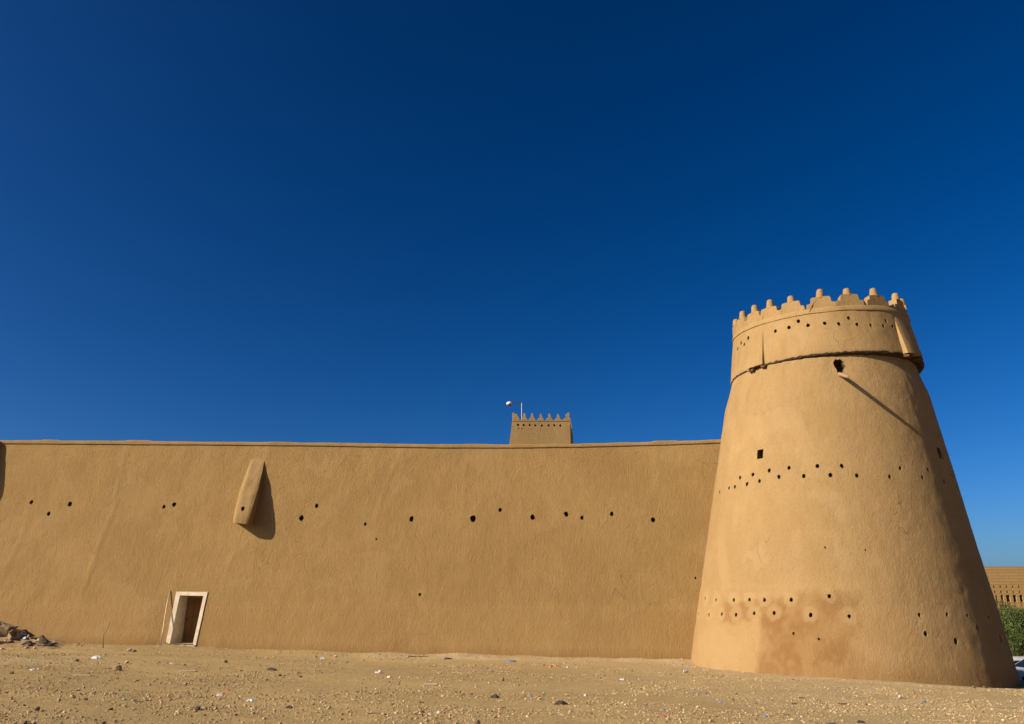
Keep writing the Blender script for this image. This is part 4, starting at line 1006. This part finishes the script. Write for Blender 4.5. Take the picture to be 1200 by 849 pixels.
# scattered stones and litter: (builder, pixel, size in px, material, name, label, category)
L = [
 ('rag', 113, 770, 14, 5, 'white', 'plastic_sheet', 'crumpled white plastic sheet on the ground right of the rubble heap', 'plastic sheet'),
 ('rock', 137.5, 783.5, 11, 6.5, 'stone', 'stone', 'largest tan stone on the open ground below the thin branch', 'stone'),
 ('stick', 127, 783.4, 14, 1.0, 'darkwood', 'dark_stick', 'dark stick touching the left side of the largest tan stone', 'stick'),
 ('rock', 151.5, 762, 5.5, 4, 'stone_pale', 'stone', 'whitish stone close to the wall between the branch and the door', 'stone'),
 ('rock', 157.5, 763, 5, 3, 'stone_dark', 'stone', 'dark stone just right of the whitish stone near the wall', 'stone'),
 ('rag', 38, 784.8, 6, 2.2, 'white', 'paper_scrap', 'white paper scrap in two bits on the trodden patch at far left', 'paper scrap'),
 ('rag', 44.5, 784.6, 4, 1.4, 'white', 'paper_scrap', 'smaller bluish white paper scrap right of the white one at far left', 'paper scrap'),
 ('rock', 89.5, 774, 5, 3, 'stone_dark', 'stone', 'small dark stone below the white plastic sheet', 'stone'),
 ('rock', 148.5, 776.3, 4.5, 3, 'stone_pale', 'stone', 'small pale stone above the largest tan stone', 'stone'),
 ('rock', 263, 775.2, 7, 4, 'stone', 'stone', 'rounded tan stone a little right of and below the door', 'stone'),
 ('rag', 202, 777, 10, 1.8, 'pink', 'paper_scrap', 'faded pink paper lying below the door', 'paper scrap'),
 ('rag', 295, 820.5, 13, 3.6, 'white', 'plastic_plate', 'bright white plastic lid lying alone in the left foreground', 'plastic lid'),
 ('rag', 257, 814.5, 8, 2.0, 'white', 'paper_scrap', 'thin white scrap up and left of the bright white lid', 'paper scrap'),
 ('rag', 269.5, 827, 7, 2.0, 'pink', 'paper_scrap', 'pale pinkish scrap down and left of the bright white lid', 'paper scrap'),
 ('rock', 231, 830, 8, 5.5, 'stone_dark', 'stone', 'knobbly dark stone in the left foreground below the white lid', 'stone'),
 ('rock', 240, 830.5, 6, 2.5, 'stone', 'stone', 'flat tan stone touching the knobbly dark stone', 'stone'),
 ('rock', 43, 831, 7, 5, 'stone_dark', 'stone', 'dark stone at the far left of the foreground', 'stone'),
 ('stick', 6, 829.5, 13, 1.3, 'twig', 'dry_stick', 'pale dry stick at the left edge of the foreground', 'stick'),
 ('rag', 339, 828.5, 10, 4, 'rag', 'dark_rag', 'dark clump of cloth right of the bright white lid', 'rag'),
 ('rag', 318, 784.5, 15, 3.0, 'rag', 'dark_rag', 'flat dark rag on the ground well right of the door', 'rag'),
 ('rock', 282, 785.2, 3, 2, 'red', 'red_cap', 'small red cap left of the flat dark rag', 'plastic cap'),
 ('rock', 267.5, 808, 3.4, 2.2, 'red', 'red_cap', 'small dark red cap above the thin white scrap', 'plastic cap'),
 ('slab', 353, 764.6, 7, 3, 'pink', 'brick', 'pinkish brick at the foot of the wall right of the door', 'brick'),
 ('rag', 370, 764.6, 5, 2.5, 'green', 'green_bag', 'crumpled green bag at the wall foot next to the pinkish brick', 'plastic bag'),
 ('rag', 378.5, 768.3, 8, 3, 'white', 'plastic_bag', 'white plastic bag on the pale strip right of the green bag', 'plastic bag'),
 ('rock', 393, 769, 5, 2.6, 'stone_pale', 'stone', 'pale stone right of the white bag on the pale strip', 'stone'),
 ('rock', 217, 802.2, 6, 4, 'stone', 'stone', 'brown stone in the middle of the ground below the door', 'stone'),
 ('board', 220, 785.3, 19, 2.2, 'paleboard', 'thin_board', 'sun bleached thin board flat on the ground below the door', 'board'),
 ('board', 95, 790, 22, 1.6, 'paleboard', 'thin_board', 'pale narrow lath below the largest tan stone', 'board'),
 ('rag', 443.5, 787.3, 9, 4, 'white', 'plastic_bag', 'greyish white bag on the ground below the left end of the wall stain', 'plastic bag'),
 ('rag', 456, 793.7, 6, 2.4, 'white', 'paper_scrap', 'white scrap just below the greyish white bag', 'paper scrap'),
 ('board', 505, 801, 17, 4, 'paleboard', 'cardboard_sheet', 'flat tan cardboard sheet lying in the middle of the ground', 'cardboard'),
 ('board', 535, 788, 11, 2.4, 'paleboard', 'thin_board', 'short pale board up and right of the cardboard sheet', 'board'),
 ('rock', 588, 796, 6.5, 5, 'stone', 'stone', 'upright tan stone near the middle of the ground', 'stone'),
 ('rag', 580, 816.3, 17, 5.0, 'rag', 'dark_rag', 'black rag with a pale corner in the middle foreground', 'rag'),
 ('rag', 658, 823.7, 21, 6.0, 'rag', 'dark_rag', 'largest black rag right of the middle in the foreground', 'rag'),
 ('rag', 621.5, 815.3, 6, 3, 'bluegrey', 'plastic_scrap', 'blue grey plastic scrap between the two black rags', 'plastic scrap'),
 ('rag', 645, 781.3, 5, 2.6, 'orange', 'orange_wrapper', 'orange wrapper on the pale strip, the left of two', 'wrapper'),
 ('rag', 652.5, 780.2, 5, 2.6, 'orange', 'orange_wrapper', 'orange wrapper on the pale strip, the right of two', 'wrapper'),
 ('rag', 664.5, 782, 4.5, 2.4, 'white', 'paper_scrap', 'white scrap right of the two orange wrappers', 'paper scrap'),
 ('rag', 730, 797.2, 8, 2.4, 'white', 'paper_scrap', 'white paper alone on the ground left of the tower', 'paper scrap'),
 ('rag', 686, 814.8, 5, 3, 'white', 'paper_scrap', 'white crumpled scrap above the largest black rag', 'paper scrap'),
 ('rock', 559.5, 847.5, 8, 8, 'stone_dark', 'stone', 'pointed dark stone cut by the bottom edge of the picture', 'stone'),
 ('stick', 488, 837.5, 11, 1.5, 'darkwood', 'dark_stick', 'dark stick in the foreground left of the pointed dark stone', 'stick'),
 ('stick', 589, 829.4, 8, 1.6, 'darkwood', 'dark_stick', 'short dark stick below the black rag with the pale corner', 'stick'),
 ('stick', 440, 836, 13, 1.6, 'darkwood', 'dark_stick', 'dark stick at the left of the middle foreground', 'stick'),
 ('rag', 598, 774.6, 15, 3, 'bluegrey', 'tarpaulin_scrap', 'dark blue tarpaulin scrap at the foot of the wall', 'tarpaulin'),
 ('board', 490, 770.8, 24, 1.8, 'darkwood', 'plank', 'dark plank lying along the foot of the wall', 'plank'),
 ('rag', 525, 772.6, 12, 2.6, 'rag', 'dark_rag', 'dark rag at the wall foot right of the dark plank', 'rag'),
 ('rag', 506, 835.3, 3.5, 2.2, 'blue', 'bottle_cap', 'blue plastic bit right of the foreground dark stick', 'plastic bit'),
 ('rag', 778, 832, 4, 2.4, 'blue', 'plastic_bit', 'blue plastic bit in the foreground above the red brown bit', 'plastic bit'),
 ('rag', 760, 832.2, 3.5, 2, 'bluegrey', 'plastic_bit', 'grey blue plastic bit left of the blue bit', 'plastic bit'),
 ('rag', 778.5, 839.5, 7, 2.4, 'red', 'plastic_bit', 'red brown plastic bit near the bottom of the picture', 'plastic bit'),
 ('bottle', 804, 787.3, 6, 3, 'white', 'plastic_bottle', 'white plastic bottle lying left of the tower foot', 'bottle'),
 ('stick', 815, 811.2, 16, 1.3, 'metal', 'metal_pipe', 'thin grey metal pipe lying below the left side of the tower', 'pipe'),
 ('rag', 844.5, 822.7, 6, 2.6, 'bluegrey', 'plastic_scrap', 'dark blue plastic scrap below the metal pipe', 'plastic scrap'),
 ('board', 939, 817.4, 6, 2.2, 'darkwood', 'wood_chip', 'dark wood chip in front of the tower, upper of two', 'wood chip'),
 ('board', 930, 823.7, 6, 2.4, 'darkwood', 'wood_chip', 'dark wood chip in front of the tower, lower of two', 'wood chip'),
 ('stick', 987, 825, 13, 1.3, 'darkwood', 'dark_stick', 'dark stick in front of the middle of the tower', 'stick'),
 ('rag', 897, 839.2, 9, 2.2, 'blue', 'plastic_strip', 'blue plastic strip in the right foreground', 'plastic strip'),
 ('stick', 921, 838, 11, 1.4, 'darkwood', 'dark_stick', 'dark stick just right of the blue plastic strip', 'stick'),
 ('slab', 1059, 796.6, 6, 2.6, 'yellow', 'yellow_carton', 'yellow carton at the foot of the tower', 'carton'),
 ('board', 1171, 829.3, 33, 2.0, 'board', 'plank', 'long grey plank lying in the right foreground', 'plank'),
 ('rock', 807, 775.3, 5, 4, 'stone_pale', 'stone', 'pale stone in the corner between wall and tower', 'stone'),
 ('rock', 1154, 805.5, 4.5, 2.4, 'stone_dark', 'stone', 'dark stone by the right foot of the tower, right of two', 'stone'),
 ('rock', 1141, 805.5, 4, 2.4, 'stone_dark', 'stone', 'dark stone by the right foot of the tower, left of two', 'stone'),
 ('rag', 1055, 816.3, 5, 3, 'white', 'paper_scrap', 'white scrap on the ground in front of the yellow carton', 'paper scrap'),
 ('rock', 1055.5, 818.6, 4, 2.4, 'stone_dark', 'stone', 'dark stone touching the white scrap in front of the tower', 'stone'),
 ('rag', 976, 821.4, 5, 1.8, 'green', 'green_scrap', 'green plastic scrap left of the dark stick before the tower', 'plastic scrap'),
 ('rag', 1056, 842.5, 5, 2, 'green', 'green_scrap', 'bright green scrap at the bottom right foreground', 'plastic scrap'),
 ('stick', 975, 848, 14, 1.7, 'darkwood', 'dark_stick', 'dark stick at the bottom edge below the tower', 'stick'),
 ('rag', 1009, 846, 11, 3, 'rag', 'dark_rag', 'torn brown rag at the bottom edge right of a dark stick', 'rag'),
 ('stick', 1134.5, 823.3, 6, 1.2, 'darkwood', 'dark_stick', 'short dark stick left of the long grey plank', 'stick'),
 ('rock', 1015, 825.5, 3.6, 3, 'stone_dark', 'stone', 'small dark stone right of the dark stick before the tower', 'stone'),
 ('rag', 1082, 822.3, 6, 2.6, 'bluegrey', 'plastic_scrap', 'grey blue scrap in front of the right half of the tower', 'plastic scrap'),
 ('rag', 406, 776, 5, 2.4, 'bluegrey', 'plastic_scrap', 'grey plastic scrap near the wall left of the dark plank', 'plastic scrap'),
 ('rock', 352, 793, 5, 2.6, 'stone_dark', 'stone', 'dark pebble sized stone right of and below the flat dark rag', 'stone'),
 ('rag', 328, 791.5, 5, 2.4, 'rag', 'dark_rag', 'small dark rag directly below the flat dark rag', 'rag'),
 ('stick', 236, 796.5, 8, 1.0, 'darkwood', 'dark_stick', 'thin dark stick right of the brown stone below the door', 'stick'),
 ('stick', 162, 822.5, 11, 1.6, 'darkwood', 'dark_stick', 'dark stick in the foreground left of the knobbly dark stone', 'stick'),
 ('rag', 145, 819.3, 7, 2, 'bluegrey', 'plastic_scrap', 'blue grey scrap in the left foreground above a dark stick', 'plastic scrap'),
 ('rock', 129, 831, 6, 3, 'stone_dark', 'stone', 'flat dark stone at the left of the foreground between two sticks', 'stone'),
 ('rock', 100, 819.5, 5, 3, 'stone_dark', 'stone', 'dark stone in the left foreground above the flat dark stone', 'stone'),
 ('rock', 29, 846.8, 5, 4, 'stone_dark', 'stone', 'dark stone in the bottom left corner', 'stone'),
 ('rock', 13.5, 788.5, 5, 3, 'stone_dark', 'stone', 'small dark stone at the far left below the trodden patch', 'stone'),
]
for i, (kind, u, v, wpx, hpx, mt, nm, lab, cat) in enumerate(L):
    p = ground_px(u, v+hpx*.4); sx = px_size(p, wpx)*.9; h = px_size(p, hpx)*.85; rr = random.Random(i*13+1)
    if kind == 'rock': rock(nm, p, sx, sx*rr.uniform(.7, 1.0), h*1.15, M[mt], lab, cat, i+40, rr.uniform(-.3, .3), 2, None, .18)
    elif kind == 'rag': rag(nm, p, sx, min(sx*.8, max(h*1.6, sx*.5)), h*.85, M[mt], lab, cat, i+40, rr.uniform(-.25, .25))
    elif kind == 'stick': stick(nm, p, sx, h*.5, M[mt], lab, cat, rr.uniform(-.12, .12), rr.uniform(.0, .05), i)
    elif kind == 'board': board(nm, p, sx, max(.06, h*2.5), max(.012, h*.30), M[mt], lab, cat, rr.uniform(-.06, .06), rr.uniform(.0, .03))
    elif kind == 'bottle': bottle(nm, p, sx, h*.5, M[mt], lab, cat, .2)
    elif kind == 'slab': slab(nm, p+Vector((0, 0, h*.5)), sx, sx*.55, h*.9, M[mt], lab, cat, (0, 0, .15), i)

GROUPS = {'stone': 'stones scattered on the open ground', 'stick': 'sticks scattered on the open ground', 'rag': 'dark rags lying on the open ground',
 'paper scrap': 'paper scraps lying on the open ground', 'plastic bag': 'plastic bags lying on the open ground', 'plastic scrap': 'plastic scraps lying on the open ground', 'plastic bit': 'plastic bits in the foreground',
 'plastic cap': 'red caps on the open ground', 'wrapper': 'orange wrappers on the pale strip', 'wood chip': 'wood chips before the tower', 'board': 'thin boards on the open ground', 'plank': 'planks on the open ground',
 'slab': 'slabs of the rubble heap', 'mud block': 'mud blocks of the rubble heap', 'tree': 'trees beyond the tower', 'car': 'cars parked under the trees'}
for o in SC.objects:
    if o.parent is None and o.get('category') in GROUPS:
        o['group'] = 'pieces of rubble at the wall foot' if 'rubble' in o['label'] and o['category'] == 'stone' else GROUPS[o['category']]
# loose gravel over the whole lot: uncountable
N = 170000
yy_ = RNG.uniform(8.5, 32.8, N*3); xx_ = RNG.uniform(-1, 1, N*3)*(yy_*.72+1.5)
dens = np.array([.5+.9*noise.noise(Vector((x*.35, y*.6, 2)))+.6*sstep(WY-1.2, WY-.3, y)-.25*sstep(16, 24, y) for x, y in zip(xx_, yy_)])
keepm = (RNG.uniform(0, 1, N*3) < dens) & (yy_ < WY-.12) & ((xx_-12.7)**2+(yy_-31.7)**2 > 6.0**2)
xx_, yy_ = xx_[keepm][:N], yy_[keepm][:N]; N = len(xx_)
sz = np.clip(.0080*np.exp(RNG.normal(0, .58, N)), .004, .04)
zz_ = np.array([g_z(x, y) for x, y in zip(xx_, yy_)])
PHI = (1+5**.5)/2
ico = np.array([(-1, PHI, 0), (1, PHI, 0), (-1, -PHI, 0), (1, -PHI, 0), (0, -1, PHI), (0, 1, PHI), (0, -1, -PHI), (0, 1, -PHI), (PHI, 0, -1), (PHI, 0, 1), (-PHI, 0, -1), (-PHI, 0, 1)])/1.9
icf = np.array([(0, 11, 5), (0, 5, 1), (0, 1, 7), (0, 7, 10), (0, 10, 11), (1, 5, 9), (5, 11, 4), (11, 10, 2), (10, 7, 6), (7, 1, 8), (3, 9, 4), (3, 4, 2), (3, 2, 6), (3, 6, 8), (3, 8, 9), (4, 9, 5), (2, 4, 11), (6, 2, 10), (8, 6, 7), (9, 8, 1)])
octv = np.array([(1, 0, 0), (-1, 0, 0), (0, 1, 0), (0, -1, 0), (0, 0, 1), (0, 0, -1)], float)
octf = np.array([(0, 2, 4), (2, 1, 4), (1, 3, 4), (3, 0, 4), (2, 0, 5), (1, 2, 5), (3, 1, 5), (0, 3, 5)])
def stones(sel, bv, bf):
    n_ = len(sel); nv = len(bv)
    q = RNG.normal(size=(n_, 4)); q /= np.linalg.norm(q, axis=1)[:, None]; w_, x_, y_, z_ = q.T
    Rm = np.stack([np.stack([1-2*(y_*y_+z_*z_), 2*(x_*y_-z_*w_), 2*(x_*z_+y_*w_)], -1), np.stack([2*(x_*y_+z_*w_), 1-2*(x_*x_+z_*z_), 2*(y_*z_-x_*w_)], -1), np.stack([2*(x_*z_-y_*w_), 2*(y_*z_+x_*w_), 1-2*(x_*x_+y_*y_)], -1)], 1)
    V = bv[None]*RNG.uniform(.8, 1.15, (n_, nv, 1))*RNG.uniform(.6, 1.25, (n_, 1, 3))
    V = np.einsum('nij,nvj->nvi', Rm, V); V[:, :, 2] *= .8
    V = V*sz[sel][:, None, None] + np.stack([xx_[sel], yy_[sel], zz_[sel]+sz[sel]*.18], -1)[:, None, :]
    return V.reshape(-1, 3), (bf[None] + (np.arange(n_)*nv)[:, None, None]).reshape(-1, 3)
big = np.where(sz > .016)[0]; sml = np.where(sz <= .016)[0]
Va, Fa = stones(big, ico, icf); Vb, Fb = stones(sml, octv, octf)
V = np.concatenate([Va, Vb]); Fg = np.concatenate([Fa, Fb+len(Va)])
me = bpy.data.meshes.new('gravel'); me.from_pydata(V.reshape(-1, 3).tolist(), [], Fg.tolist())
tag(link('gravel', me, M['gravel']), 'loose gravel scattered over the sandy ground', 'gravel', kind='stuff')
